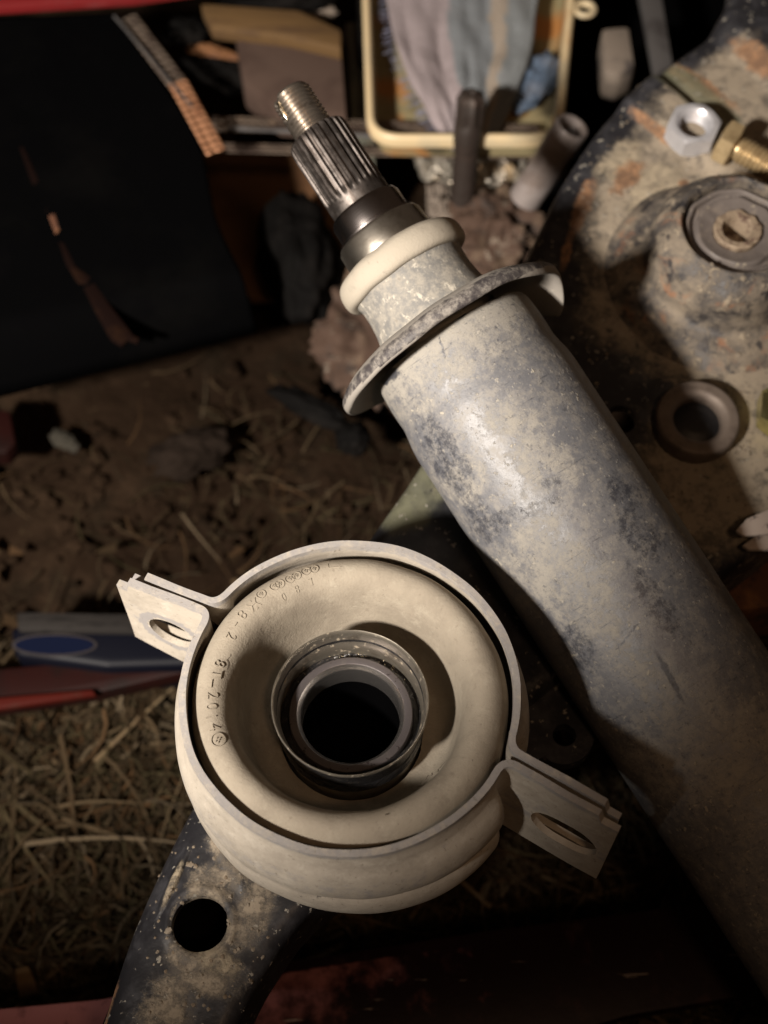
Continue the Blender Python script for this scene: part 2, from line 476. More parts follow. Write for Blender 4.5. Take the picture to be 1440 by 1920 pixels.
M_tan = mat("tan_wood", (0.10, 0.055, 0.018), [((0.05, 0.025, 0.01), dict(s=50, lo=.48, hi=.7, st=(.3, 2, 1)))], rough=.75, bump=[(90, .0004)])
M_orange = mat("orange_scrap", (0.14, 0.058, 0.018), [((0.08, 0.03, 0.015), dict(s=60, lo=.5, hi=.7))], rough=.8, bump=[(90, .001)])
M_greybox = mat("grey_green_tin", (0.13, 0.13, 0.105), [((0.19, 0.13, 0.07), dict(s=40, lo=.55, hi=.7)), ((0.06, 0.065, 0.055), dict(s=30, lo=.5, hi=.7, off=3))], rough=.5, metal=.2)
M_pipe = mat("grey_pipe", (0.34, 0.30, 0.29), [((0.2, 0.16, 0.14), dict(s=60, lo=.45, hi=.7))], rough=.45, metal=.4, bump=[(200, .0002)])
M_stub = mat("dark_oily_steel", (0.022, 0.015, 0.012), [((0.05, 0.032, 0.024), dict(s=70, lo=.5, hi=.7))], rough=.6, bump=[(150, .0006)])
M_foil = mat("crumpled_aluminium", (0.38, 0.35, 0.30), [((0.30, 0.22, 0.13), dict(s=40, lo=.5, hi=.65)), ((0.12, 0.09, 0.08), dict(s=60, lo=.56, hi=.7, off=4))], rough=.35, metal=.6, bump=[(90, .003)])
M_greymet = mat("grey_strap_steel", (0.10, 0.095, 0.095), [((0.05, 0.045, 0.045), dict(s=40, lo=.45, hi=.7))], rough=.55, metal=.3)
M_greydust = mat("pale_dusty_steel", (0.17, 0.14, 0.115), [((0.05, 0.042, 0.04), dict(s=40, lo=.5, hi=.66, w=.6))], rough=.8)
M_navy = mat("navy_plastic", (0.002, 0.0024, 0.006), [], rough=.5, spec=.15)
M_band = mat("grey_label_band", (0.019, 0.017, 0.016), [((0.011, 0.010, 0.0095), dict(s=60, lo=.5, hi=.6, st=(1, 6, 1)))], rough=.6, spec=0.1)
M_oval = mat("blue_label_print", (0.0025, 0.0045, 0.016), [], rough=.5, spec=0.1)
M_white = mat("white_label_print", (0.03, 0.026, 0.027), [], rough=.5, spec=0.1)
M_soil = mat("trodden_soil", (0.014, 0.0083, 0.005), [((0.025, 0.0155, 0.0095), dict(s=22, lo=.45, hi=.66, d=8)), ((0.012, 0.008, 0.005), dict(s=35, lo=.5, hi=.66, d=8, off=4)), ((0.034, 0.023, 0.013), dict(s=160, lo=.62, hi=.7, off=8))], rough=.95, bump=[(60, .004), (300, .001)], spec=.04)
M_stone = mat("muddy_stone", (0.015, 0.0105, 0.008), [((0.008, 0.0055, 0.004), dict(s=30, lo=.45, hi=.65))], rough=.9, bump=[(120, .001)], spec=0.05)
M_chip = mat("pale_chip", (0.034, 0.031, 0.025), [((0.03, 0.026, 0.02), dict(s=60, lo=.5, hi=.7))], rough=.8, spec=0.1)
M_grass = mat("dead_grass", "tint", [], rough=.9, spec=.06)
M_straprust = mat("dim_rusty_strap", (0.006, 0.0024, 0.0018), [((0.012, 0.005, 0.0025), dict(s=60, lo=.52, hi=.66))], rough=.8, spec=0.06)
M_label = M_white

# ================================================================== SETTING
GZ = -0.17
gx, gy = np.meshgrid(np.linspace(-.42, .42, 150), np.linspace(-.25, .75, 170))
P = np.stack([gx.ravel(), gy.ravel(), np.zeros(gx.size)], 1)
hz = (fbm(P, 18, 4, 1) - .5) * .020 + (fbm(P, 70, 3, 2) - .5) * .008
edge = np.minimum(np.minimum(P[:, 0] + .42, .42 - P[:, 0]), np.minimum(P[:, 1] + .25, .75 - P[:, 1]))
P[:, 2] = GZ + hz * np.clip(edge / .03, 0, 1) - 0
g = mesh("ground", P, grid_faces(150, 170), M_soil, sharp=0)
g["kind"] = "structure"; g["label"] = "dark trodden soil under the parts"
V = [(-4, -4, GZ), (4, -4, GZ), (4, 4, GZ), (-4, 4, GZ), (-.42, -.25, GZ), (.42, -.25, GZ), (.42, .75, GZ), (-.42, .75, GZ)]
g2 = mesh("ground", V, [(0, 1, 5, 4), (1, 2, 6, 5), (2, 3, 7, 6), (3, 0, 4, 7)], M_soil, sharp=0)
g2["kind"] = "structure"; g2["label"] = "dark trodden soil farther around"

# dead grass: thin curled blades, one uncountable mass
V, Fc, T = [], [], []
def blade(px, py, lift, L, wd, col, curl):
    p = at(px, py, GZ + .002 + lift)
    a = random.uniform(0, 2 * math.pi)
    k = len(V)
    n = 6
    pit = random.uniform(-.1, .35)
    for i in range(n):
        t = i / (n - 1)
        aa = a + curl * t
        if i:
            p = p + Vector((math.cos(aa), math.sin(aa), math.sin(pit - 1.1 * pit * 2 * t) * .8)) * (L / (n - 1))
        s = Vector((-math.sin(aa), math.cos(aa), 0.35)) * wd * (1 - .75 * t)
        V.append(p + s); V.append(p - s)
        T.extend([(*col, 1)] * 2)
        if i: Fc.append((k + 2 * i - 2, k + 2 * i - 1, k + 2 * i + 1, k + 2 * i))
straw = [(.20, .145, .085), (.15, .105, .06), (.11, .075, .042), (.13, .10, .055), (.085, .06, .035), (.26, .20, .13), (.17, .10, .05), (.10, .08, .042)]
for _ in range(15000):
    px, py = random.uniform(-90, 1500), random.uniform(1150, 2000)
    if py < 1330 and px < 420 and random.random() < (1330 - py) / 180: continue
    c = random.choice(straw); q = random.uniform(.07, .42)
    blade(px, py, random.uniform(-.006, .016), random.uniform(.010, .042), random.uniform(.0003, .0010), tuple(x * q for x in c), random.uniform(-2.2, 2.2))
for _ in range(260):        # long flattened stems
    px, py = random.uniform(-60, 1300), random.uniform(1330, 1980)
    c = random.choice(straw[:6]); q = random.uniform(.25, .6)
    blade(px, py, random.uniform(.006, .016), random.uniform(.04, .09), random.uniform(.0006, .0013), tuple(x * q for x in c), random.uniform(-.4, .4))
for _ in range(170):        # dead leaf scraps
    px, py = random.uniform(-60, 1300), random.uniform(1000, 1980)
    c = random.choice([(.07, .04, .02), (.05, .03, .015), (.09, .06, .033)]); q = random.uniform(.25, .6)
    blade(px, py, random.uniform(.002, .014), random.uniform(.006, .014), random.uniform(.002, .004), tuple(x * q for x in c), random.uniform(-.6, .6))
for _ in range(350):
    px, py = random.gauss(560, 240), random.gauss(900, 110)
    if py > 1180: continue
    c = random.choice(straw); q = random.uniform(.08, .35)
    blade(px, py, random.uniform(-.006, .010), random.uniform(.012, .04), random.uniform(.0003, .0008), tuple(x * q for x in c), random.uniform(-2, 2))
gr = mesh("dead_grass", V, Fc, M_grass, smooth=False, sharp=0, attrs={"tint": np.array(T)})
tag(gr, "matted dead brown grass and straw on the ground", "grass", kind="stuff")

V, Fc = [], []
for _ in range(190):
    px, py = random.uniform(-60, 760), random.gauss(900, 130)
    if py > 1240: continue
    c = at(px, py, GZ + .002); r_ = random.uniform(.0012, .0055) * (1.5 if random.random() < .08 else 1)
    k = len(V); sd = random.random() * 50
    for j in range(6):
        for i in range(9):
            ph, th = math.pi * j / 5, 2 * math.pi * i / 9
            d = Vector((math.sin(ph) * math.cos(th), math.sin(ph) * math.sin(th), .6 * math.cos(ph)))
            V.append(c + d * r_ * (1 + .7 * mn.noise(d * 1.7 + Vector((sd, 0, 0)))))
    Fc += [tuple(k + q for q in f) for f in grid_faces(9, 6, True)]
cd = mesh("dirt_clods", V, Fc, M_soil, sharp=40)
tag(cd, "crumbled brown dirt clods scattered on the soil", "dirt", kind="stuff")

# ================================================================== CONTROL ARM (lies under everything)
Y0 = at(655, 1298, 0).y + .05
SL = math.tan(rad(5))
def armz(y):
    d = y - Y0
    return SL * (d if d > .03 else (0 if d < -.03 else (d + .03) ** 2 / .12))
def at_arm(px, py, up=0.0):
    z = 0.0
    for _ in range(12):
        p = at(px, py, z + up); z = armz(p.y)
    return at(px, py, z + up)

Lp = [(150, 1990), (180, 1920), (245, 1730), (338, 1530), (445, 1350), (590, 1140), (705, 985), (800, 845), (905, 650), (1003, 440), (1055, 335), (1140, 215), (1262, 105), (1345, 38), (1380, -60), (1390, -200)]
Rp = [(412, 1995), (440, 1930), (500, 1815), (590, 1700), (760, 1580), (860, 1450), (965, 1340), (1150, 1200), (1400, 1040), (1560, 900), (1640, 760), (1720, 620), (1800, 450), (1850, 300), (1900, 150), (1950, 0)]
def spline(pts, n):
    p = np.array(pts, float)
    out = []
    m = len(p)
    for t in np.linspace(0, m - 1, n):
        i = min(int(t), m - 2); f = t - i
        a, b, c, d = p[max(i - 1, 0)], p[i], p[i + 1], p[min(i + 2, m - 1)]
        out.append(.5 * (2 * b + (c - a) * f + (2 * a - 5 * b + 4 * c - d) * f * f + (3 * b - a - 3 * c + d) * f ** 3))
    return np.array(out)
NU, NV = 190, 460
Lw = np.array([at_arm(*q) for q in spline(Lp, NV)]); Rw = np.array([at_arm(*q) for q in spline(Rp, NV)])
u = np.linspace(0, 1, NU)
XY = Lw[:, None, :] * (1 - u)[None, :, None] + Rw[:, None, :] * u[None, :, None]
wid = np.linalg.norm(Rw - Lw, axis=1)[:, None]
dL = u[None, :] * wid * .92
dR = (1 - u)[None, :] * wid * .92
X = XY.reshape(-1, 3).copy()
X[:, 2] = [armz(y) for y in X[:, 1]]
flat = X.copy()
pxx, pyy = projn(flat)
def drop(d, r):
    t = np.clip(r - d, 0, r)
    return r - np.sqrt(np.maximum(r * r - t * t, 0))
dl, dr = dL.ravel(), dR.ravel()
z = X[:, 2]
vfrac = np.repeat(np.linspace(0, 1, NV), NU)
rl = .006 + .006 * sstep(.45, .2, vfrac)
z = z - drop(dl, 1) * 0
tl = np.clip(rl - dl, 0, None); z = z - (rl - np.sqrt(np.maximum(rl * rl - tl * tl, 0)))
tr = np.clip(.006 - dr, 0, None); z = z - (.006 - np.sqrt(np.maximum(.006 ** 2 - tr * tr, 0)))
# pressed step across the upper end, shallow swage and hammer marks
def line_d(a, b):
    (x1, y1), (x2, y2) = a, b
    nx, ny = y2 - y1, -(x2 - x1)
    l = math.hypot(nx, ny)
    return ((pxx - x1) * nx + (pyy - y1) * ny) / l
s1 = line_d((1130, 185), (1350, 345))
s2 = line_d((1170, 95), (1440, 330))
s3 = line_d((1330, 60), (1440, 165))
z = z + .004 * sstep(-6, 22, s1) - .006 * sstep(-10, 20, s2) + .007 * sstep(-8, 40, s3)
z = z + (fbm(flat, 26, 4, 3) - .5) * .0022 + (fbm(flat, 120, 3, 4) - .5) * .0005
def ell(cx, cy, rx, ry, ang=0, soft=1.0):
    a = rad(ang)
    dx, dy = pxx - cx, pyy - cy
    p = (dx * math.cos(a) + dy * math.sin(a)) / rx
    q = (-dx * math.sin(a) + dy * math.cos(a)) / ry
    return np.clip((1.35 - np.sqrt(p * p + q * q)) / (.7 * soft), 0, 1)
# welded bead beside the large hole, raised lip round it
hd = np.hypot(pxx - 375, (pyy - 1732) * .95)
z = z + .0012 * np.exp(-((hd - 62) / 9) ** 2)
z = z + .0016 * ell(325, 1650, 8, 62, 25) + .0010 * ell(430, 1620, 60, 12, 60)
X[:, 2] = z
mud = np.zeros(len(X))
for e in [(1210, 400, 120, 170, 20), (1200, 560, 110, 110, 30), (1330, 620, 180, 110, 0), (1350, 880, 160, 160, 20), (1440, 690, 120, 100), (1290, 300, 110, 70, 30), (1400, 330, 120, 60, 30),
          (395, 1660, 55, 50, 0), (380, 1810, 90, 60, 35), (455, 1600, 60, 60, 0), (300, 1900, 60, 90, 30), (420, 1560, 80, 50, 40), (470, 1720, 40, 90, 30), (770, 900, 80, 60, -50), (1320, 170, 200, 120, 30)]:
    mud = np.maximum(mud, .78 * ell(*e))
mud = mud * sstep(.004, .016, dl) * (1 - .22 * sstep(1450, 1550, pyy)) + .08
mud2 = np.zeros(len(X))
for e in [(1265, 560, 42, 110, -28), (1230, 360, 55, 80, 30), (400, 1800, 55, 30, 20), (325, 1655, 9, 60, 25), (1160, 300, 60, 34, -40), (1440, 640, 60, 20)]:
    mud2 = np.maximum(mud2, .8 * ell(*e))
hr = np.exp(-((hd - 54) / 6) ** 2)
mud2 = np.maximum(mud2, .62 * hr)
rust = np.zeros(len(X))
for e in [(1090, 395, 24, 82, 22), (1175, 335, 60, 34, -45), (1060, 480, 14, 45, 10), (1310, 150, 130, 22, 36), (1420, 120, 90, 22, 40), (1230, 250, 90, 12, 36), (1282, 345, 12, 10), (1420, 660, 70, 34)]:
    rust = np.maximum(rust, .95 * ell(*e, 1.6))
rust = np.maximum(rust, .75 * sstep(.0030, .0012, dl) * sstep(1800, 1850, pyy))
green = np.maximum(.8 * ell(1290, 170, 150, 40, 36), .7 * ell(770, 920, 110, 80, -50))
faces = grid_faces(NU, NV)
bm = bmesh.new()
la = {k: bm.verts.layers.float.new(k) for k in ("mud", "mud2", "rust", "green")}
vs = [bm.verts.new(p) for p in X]
holes = [(at_arm(375, 1732), .0090), (at_arm(1165, 785), .006)]
keep = np.ones(len(X), bool)
Xa = X[:, :2]
for f in faces:
    c = Xa[list(f)].mean(0)
    if any((c[0] - h.x) ** 2 + (c[1] - h.y) ** 2 < r * r for h, r in holes): continue
    bm.faces.new([vs[i] for i in f])
bm.verts.ensure_lookup_table()
for k, arr in (("mud", mud), ("mud2", mud2), ("rust", rust), ("green", green)):
    l = la[k]
    for i, v in enumerate(vs): v[l] = arr[i]
bmesh.ops.delete(bm, geom=[v for v in bm.verts if not v.link_faces], context='VERTS')
be = [e for e in bm.edges if e.is_boundary]
for v in {v for e in be for v in e.verts}:
    for h, r in holes:
        d = Vector((v.co.x - h.x, v.co.y - h.y))
        if d.length < r * 1.5:
            d = d.normalized() * r
            v.co.x, v.co.y = h.x + d.x, h.y + d.y
ex = bmesh.ops.extrude_edge_only(bm, edges=be)
nv = [g_ for g_ in ex["geom"] if isinstance(g_, bmesh.types.BMVert)]
for v in nv:
    inh = any((v.co.x - h.x) ** 2 + (v.co.y - h.y) ** 2 < (r * 1.2) ** 2 for h, r in holes)
    v.co.z -= .004 if inh else .026
arm = thing("control_arm", "large black stamped suspension arm crusted with mud and rust, under shaft and bearing", "car part", Matrix.Translation(at_arm(900, 1000)))
bpy.context.view_layer.update()
pl = bm_obj("pressed_plate", bm, M_arm, sharp=60)
kids_world(pl, arm)
# ear with a bolt hole on the lower edge
def plate_with_hole(name, outline, c, r, zt, th, mt, parent, n=40):
    bm = bmesh.new()
    o2 = [Vector((p.x, p.y, 0)) for p in outline]
    m = len(o2)
    cc = Vector((c.x, c.y, 0))
    rings = []
    for zz in (zt, zt - th):
        a = [bm.verts.new((p.x, p.y, zz)) for p in o2]
        b = []
        for p in o2:
            d = (p - cc).normalized() * r
            b.append(bm.verts.new((c.x + d.x, c.y + d.y, zz)))
        rings.append((a, b))
    (a, b), (a2, b2) = rings
    for i in range(m):
        k = (i + 1) % m
        bm.faces.new((a[i], a[k], b[k], b[i])); bm.faces.new((b2[i], b2[k], a2[k], a2[i]))
        bm.faces.new((a[k], a[i], a2[i], a2[k])); bm.faces.new((b[i], b[k], b2[k], b2[i]))
    o = bm_obj(name, bm, mt, sharp=50)
    kids_world(o, parent)
    return o
ez = -.006
outl = []
for a_ in np.linspace(200, -65, 30):
    outl.append(at(1058 + 58 * math.cos(rad(a_ - 70)), 1378 - 56 * math.sin(rad(a_ - 70)), ez))
outl = [at(x, y, ez) for x, y in ((860, 1330), (940, 1230), (1040, 1150), (1115, 1200))] + [at(1058 + 57 * math.cos(rad(t)), 1376 + 57 * math.sin(rad(t)), ez) for t in np.linspace(-30, 130, 24)] + [at(960, 1440, ez), at(880, 1420, ez)]
plate_with_hole("mounting_ear", outl, at(1058, 1378, ez), .0042, ez, .006, M_arm, arm)

prism("lower_plate", [(165, 1985), (200, 1900), (270, 1730), (370, 1530), (470, 1370), (720, 1540), (560, 1700), (470, 1830), (410, 1950), (385, 1990)], -.030, .002, M_black, .0004, arm)
# raised cup with its rubber bush
def zrot(p, tx=0.0): return Matrix.Translation(p) @ Matrix.Rotation(tx, 4, 'X')
ct = at_arm(1386, 408, .034)
CM = zrot(ct - Vector((0, 0, .034)), rad(5))
def dent(r, th, z):
    k = .0007 * mn.noise(Vector((math.cos(th) * 3, math.sin(th) * 3, z * 160)))
    return r + k, z + k * .6
CML = arm.matrix_world.inverted() @ CM
cup = lathe("bush_cup", smooth_prof([(.054, -.004), (.047, .0005), (.0435, .0040), (.0385, .0060), (.0350, .0066), (.0332, .0085), (.0325, .0180), (.0312, .0250), (.0278, .0295), (.0248, .0320), (.0243, .0338), (.0228, .0344), (.0218, .0331), (.0214, .028), (.0214, .018)], .0009, 3), M_cup, arm, CML, 128, dent)
lathe("bush_rubber", smooth_prof([(.0212, .027), (.0206, .0300), (.0190, .0302), (.0182, .0272), (.0168, .0270), (.0160, .0304), (.0140, .0296), (.0110, .0288), (.0092, .0286), (.0088, .024)], .0006, 2), M_bush, arm, CML, 96, dent)
lathe("bush_sleeve", [(.0093, .024), (.0093, .0304), (.0088, .0308), (.0064, .0306), (.0060, .0300), (.0058, .020), (.0001, .0195)], M_sleeve, arm, CML, 64, dent)

# ================================================================== CENTRE BEARING
BH = .057
bc = at(655, 1298, BH)
BM = Matrix.Translation(bc - Vector((0, 0, BH))) @ Matrix.Rotation(rad(-1.5), 4, 'X')
bearing = thing("centre_bearing", "dust covered round driveshaft support bearing with two bolt tabs and rubber cushion", "support bearing", BM)
bpy.context.view_layer.update()
Ro, T = .0518, .0022
def arcp(th, r): return np.array([r * math.cos(th), r * math.sin(th)])
def strap_path(a0, a1, dir0, dir1, side, len0, len1):
    """centreline: tab tip, corner, arc a0 to a1, corner, tab tip. side=+1 keeps it below the split line"""
    pts, s = [], []
    c0, c1 = arcp(a0, Ro), arcp(a1, Ro)
    t0, t1 = np.array([math.cos(dir0), math.sin(dir0)]), np.array([math.cos(dir1), math.sin(dir1)])
    seg = []
    for k in np.linspace(1, .12, 26): seg.append((c0 + t0 * len0 * k, -1 - k))
    q0 = c0 + t0 * len0 * .12
    d = abs(a1 - a0); lead = .11
    arc_a = a0 + lead * np.sign(a1 - a0); arc_b = a1 - lead * np.sign(a1 - a0)
    q1 = arcp(arc_a, Ro)
    for k in np.linspace(0, 1, 11)[1:-1]:
        seg.append(((1 - k) ** 2 * q0 + 2 * k * (1 - k) * c0 + k * k * q1, -.5))
    for k in np.linspace(0, 1, 170): seg.append((arcp(arc_a + (arc_b - arc_a) * k, Ro), k))
    q2, q3 = arcp(arc_b, Ro), c1 + t1 * len1 * .12
    for k in np.linspace(0, 1, 11)[1:-1]:
        seg.append(((1 - k) ** 2 * q2 + 2 * k * (1 - k) * c1 + k * k * q3, 2.0))
    for k in np.linspace(.12, 1, 26): seg.append((c1 + t1 * len1 * k, 3 + k))
    return seg
def strap(name, seg, sgn, zlo_l, zlo_r, rollk):
    P2 = np.array([p for p, k in seg]); K = [k for p, k in seg]
    tg = np.gradient(P2, axis=0); tg /= np.linalg.norm(tg, axis=1)[:, None]
    nr = np.stack([tg[:, 1], -tg[:, 0]], 1) * sgn
    rows = 30
    V, sc_, ch_ = [], [], []
    n = len(seg)
    for i in range(n):
        k = K[i]
        if k <= -1:
            q = -1 - k                                        # 0 at the corner, 1 at the tip
            lo = zlo_l(q); hi = BH - (.0045 if q > .86 else 0)
            b = 0
        elif k >= 3:
            q = k - 3
            lo = zlo_r(q); hi = BH - (.0045 if q > .84 else 0)
            b = 0
        else:
            lo, hi = .003, BH
            if k == -.5: lo = zlo_l(.1); b = 0
            elif k == 2.0: lo = zlo_r(.1); b = 0
            else:
                ang = min(k, 1 - k)
                b = math.sqrt(1 - (1 - min(1, ang / .035)) ** 2)
        rk = rollk(k) if 0 <= k <= 1 else 1
        for r in range(rows):
            t = r / (rows - 1)
            zz = lo + (hi - lo) * t
            o = 0
            if b:
                z0 = zz / BH
                o = .0032 * b * math.sin(math.pi * min(1, max(0, (z0 - .02) / .90))) ** .7
                o += .0030 * rk * b * max(0, 1 - ((z0 - .635) / .19) ** 2) ** .6
                o += .0034 * rk * b * max(0, 1 - ((z0 - .24) / .20) ** 2) ** .6
            wob = .0005 * mn.noise(Vector((P2[i][0] * 60, P2[i][1] * 60, zz * 30)))
            for sgn2 in (.5, -.5):
                p = P2[i] + nr[i] * (o + wob + T * sgn2)
                V.append((p[0], p[1], zz))
                a = math.degrees(math.atan2(p[1], p[0])) % 360
                sfc = .30 + .22 * math.exp(-((zz - .035) / .007) ** 2) + .42 * (t > .965)
                chp = 0.10
                if abs(a - 259) < 6 and abs(zz - .0245) < .0035: chp = .40
                if abs(a - 318) < 16 and abs(zz - .027) < .003: chp = .34; sfc = .62
                if abs(a - 268) < 3 and zz < .008: chp = .42
                if abs(a - 290) < 12 and zz < .006: chp = .34; sfc = .6
                if 170 < a < 200 and zz < .03: sfc = .58
                if -2 < k <= -1:
                    hd_ = math.hypot((-1 - k) * .0345 - .0180, zz - .030)
                    if hd_ < .0118: sfc = .95
                if t > .96 and sgn2 < 0: chp = .24
                sc_.append(sfc); ch_.append(chp)
    Fc = []
    st = rows * 2
    for i in range(n - 1):
        for r in range(rows - 1):
            a = i * st + r * 2
            Fc.append((a, a + st, a + st + 2, a + 2))
            Fc.append((a + 1, a + 3, a + st + 3, a + st + 1))
        a = i * st
        Fc.append((a, a + 1, a + st + 1, a + st))
        a = i * st + (rows - 1) * 2
        Fc.append((a, a + st, a + st + 1, a + 1))
    for a in (0, (n - 1) * st):
        for r in range(rows - 1):
            f = (a + r * 2, a + r * 2 + 2, a + r * 2 + 3, a + r * 2 + 1)
            Fc.append(f if a == 0 else f[::-1])
    o = mesh(name, V, Fc, M_strap, bearing, None, sharp=0, attrs={"scuff": np.array(sc_), "chip": np.array(ch_)})
    bm = bmesh.new(); bm.from_mesh(o.data)
    bmesh.ops.recalc_face_normals(bm, faces=bm.faces)
    bm.to_mesh(o.data); bm.free()
    return o
aL, aR = rad(147), rad(-23.5)
dLft, dRgt = rad(156.5), rad(-31)
off = (T + .0005) / 2 / Ro
zl = lambda q: .004 + .010 * q
zr = lambda q: .005
lower = strap("lower_strap", strap_path(aL + off + .02, 2 * math.pi + aR - off - .02, dLft + .012, dRgt - .010, 1, .0345, .0395), 1, zl, zr, lambda k: .35 + .9 * sstep(.55, .95, k))
upper = strap("upper_strap", strap_path(aR + off, aL - off, dRgt, dLft, 1, .0385, .0315), 1, zr, zl, lambda k: .6)
# bolt holes through both tabs
def cut(objs, cutter):
    bpy.context.view_layer.update()
    for o in objs:
        md = o.modifiers.new("b", 'BOOLEAN'); md.operation = 'DIFFERENCE'; md.solver = 'EXACT'; md.object = cutter
    bpy.context.view_layer.update()
    dg = bpy.context.evaluated_depsgraph_get()
    for o in objs:
        me = bpy.data.meshes.new_from_object(o.evaluated_get(dg), preserve_all_data_layers=True, depsgraph=dg)
        o.modifiers.clear(); o.data = me
    bpy.data.objects.remove(cutter)
def slot_cutter(ac, d, s, z, hw, r):
    c = arcp(ac, Ro); t = np.array([math.cos(d), math.sin(d)]); nn = np.array([-t[1], t[0]])
    o2 = []
    for a in np.linspace(-90, 90, 13): o2.append((hw + r * math.cos(rad(a)), r * math.sin(rad(a))))
    for a in np.linspace(90, 270, 13): o2.append((-hw + r * math.cos(rad(a)), r * math.sin(rad(a))))
    V = []
    for e in (-.012, .012):
        for a, b in o2:
            p = c + t * (s + a) + nn * e
            V.append((p[0], p[1], z + b))
    m = len(o2)
    Fc = [(i, (i + 1) % m, m + (i + 1) % m, m + i) for i in range(m)] + [tuple(range(m))[::-1], tuple(range(m, 2 * m))]
    o = mesh("cutter", V, Fc, M_strap, bearing, None, smooth=False)
    bm = bmesh.new(); bm.from_mesh(o.data); bmesh.ops.recalc_face_normals(bm, faces=bm.faces); bm.to_mesh(o.data); bm.free()
    return o
cut([lower], slot_cutter(aL, dLft, .0180, .030, .0001, .0084))
cut([upper], slot_cutter(aL, dLft, .0190, .036, .0040, .0150))
cut([lower], slot_cutter(aR, dRgt, .0250, .0275, .0024, .0092))
cut([upper], slot_cutter(aR, dRgt, .0250, .0300, .0060, .0150))
for o in (lower, upper):
    o.data.set_sharp_from_angle(angle=rad(35))

# rubber cushion
RD = -.0010
rp = smooth_prof([(.0528, .020), (.0532, .042), (.0528, .050), (.0508, .0545), (.0475, .0570), (.0448, .0573), (.0420, .0560), (.0398, .0530), (.0383, .0485), (.0372, .0425), (.0363, .0355), (.0348, .0285), (.0315, .0240), (.0250, .0225)], .0008, 8)
rp = [(r * .945, z_ + RD) for r, z_ in rp]
rpr = np.array(rp)
def rub_z(r): 
    m = rpr[:, 1] > .04
    a = rpr[m]; i = np.argsort(a[:, 0]); return float(np.interp(r, a[i, 0], a[i, 1]))
cushion = lathe("rubber_cushion", rp, M_rubber, bearing, None, 160, lambda r, th, z: (r + .0003 * mn.noise(Vector((math.cos(th) * 4, math.sin(th) * 4, z * 90))), z + .0005 * mn.noise(Vector((math.cos(th) * 2, math.sin(th) * 2, 5)))), sharp=0)
# raised moulding marks on the cushion
def glyph_mesh(txt, size):
    cu = bpy.data.curves.new("g", 'FONT'); cu.body = txt; cu.size = size; cu.extrude = .0004; cu.align_x = 'CENTER'; cu.align_y = 'CENTER'
    cu.offset = -size * .018
    o = bpy.data.objects.new("g", cu); COL.objects.link(o)
    bpy.context.view_layer.update()
    me = bpy.data.meshes.new_from_object(o.evaluated_get(bpy.context.evaluated_depsgraph_get()))
    V = [v.co.copy() for v in me.vertices]; Fc = [tuple(p.vertices) for p in me.polygons]
    bpy.data.objects.remove(o)
    return V, Fc
BMi = BM.inverted()
def on_cushion(px, py):
    p = BMi @ at(px, py, .0555)
    return math.atan2(p.y, p.x), math.hypot(p.x, p.y)
mV, mF = [], []
def put(V, Fc, px, py):
    th, r = on_cushion(px, py)
    k = len(mV)
    for v in V:                      # glyph tops point to the centre of the bearing
        rr = r - v.y; a = th + v.x / r
        mV.append((rr * math.cos(a), rr * math.sin(a), rub_z(rr) + .00005 + v.z * 1.0))
    mF.extend(tuple(i + k for i in f) for f in Fc)
for txt, px, py, s in (("Ж", 474, 1132, .0050), ("8", 452, 1152, .0050), ("-", 444, 1172, .0060), ("2", 432, 1193, .0046), ("8", 410, 1245, .0048), ("T", 405, 1264, .0048), ("–", 399, 1283, .0056),
                       ("2", 398, 1306, .0050), ("0", 396, 1327, .0050), ("1", 395, 1346, .0050), ("4", 401, 1366, .0050), ("0", 531, 1114, .0030), ("8", 556, 1100, .0030), ("L", 582, 1087, .0030)):
    put(*glyph_mesh(txt, s), px, py)
def ring_glyph(ro, ri, dots):
    V, Fc = [], []
    n = 28
    def ring(cx, cy, a, b, n):
        k = len(V)
        for rr, zz in ((a, -.0003), (a, .0004), (b, .0004), (b, -.0003)):
            for i in range(n):
                t = 2 * math.pi * i / n; V.append(Vector((cx + rr * math.cos(t), cy + rr * math.sin(t), zz)))
        for j in range(3):
            for i in range(n):
                Fc.append((k + j * n + i, k + j * n + (i + 1) % n, k + (j + 1) * n + (i + 1) % n, k + (j + 1) * n + i))
    ring(0, 0, ro, ri, n)
    for x, y in dots: ring(x, y, .00024, .00002, 8)
    return V, Fc
dots5 = [(-.0006, -.0003), (.0002, -.0009), (.0003, .0001), (-.0002, .0006), (.0009, -.0004)]
put(*ring_glyph(.0023, .00205, dots5), 410, 1389)
for px, py in ((489, 1113), (514, 1098), (524, 1094), (543, 1084), (555, 1078), (573, 1069), (588, 1065)):
    put(*ring_glyph(.00165, .00145, [(a * .7, b * .7) for a, b in dots5]), px, py)
put([Vector(v) for v in ((-.002, .0012, -.0003), (.002, .0012, -.0003), (.002, .0009, .0003), (-.002, .0009, .0003), (.0016, -.001, -.0003), (.002, -.001, .0003))], [(0, 1, 2, 3), (1, 4, 5, 2)], 627, 1057)
marks = mesh("moulded_marks", mV, mF, M_rubber, cushion, None, smooth=False)

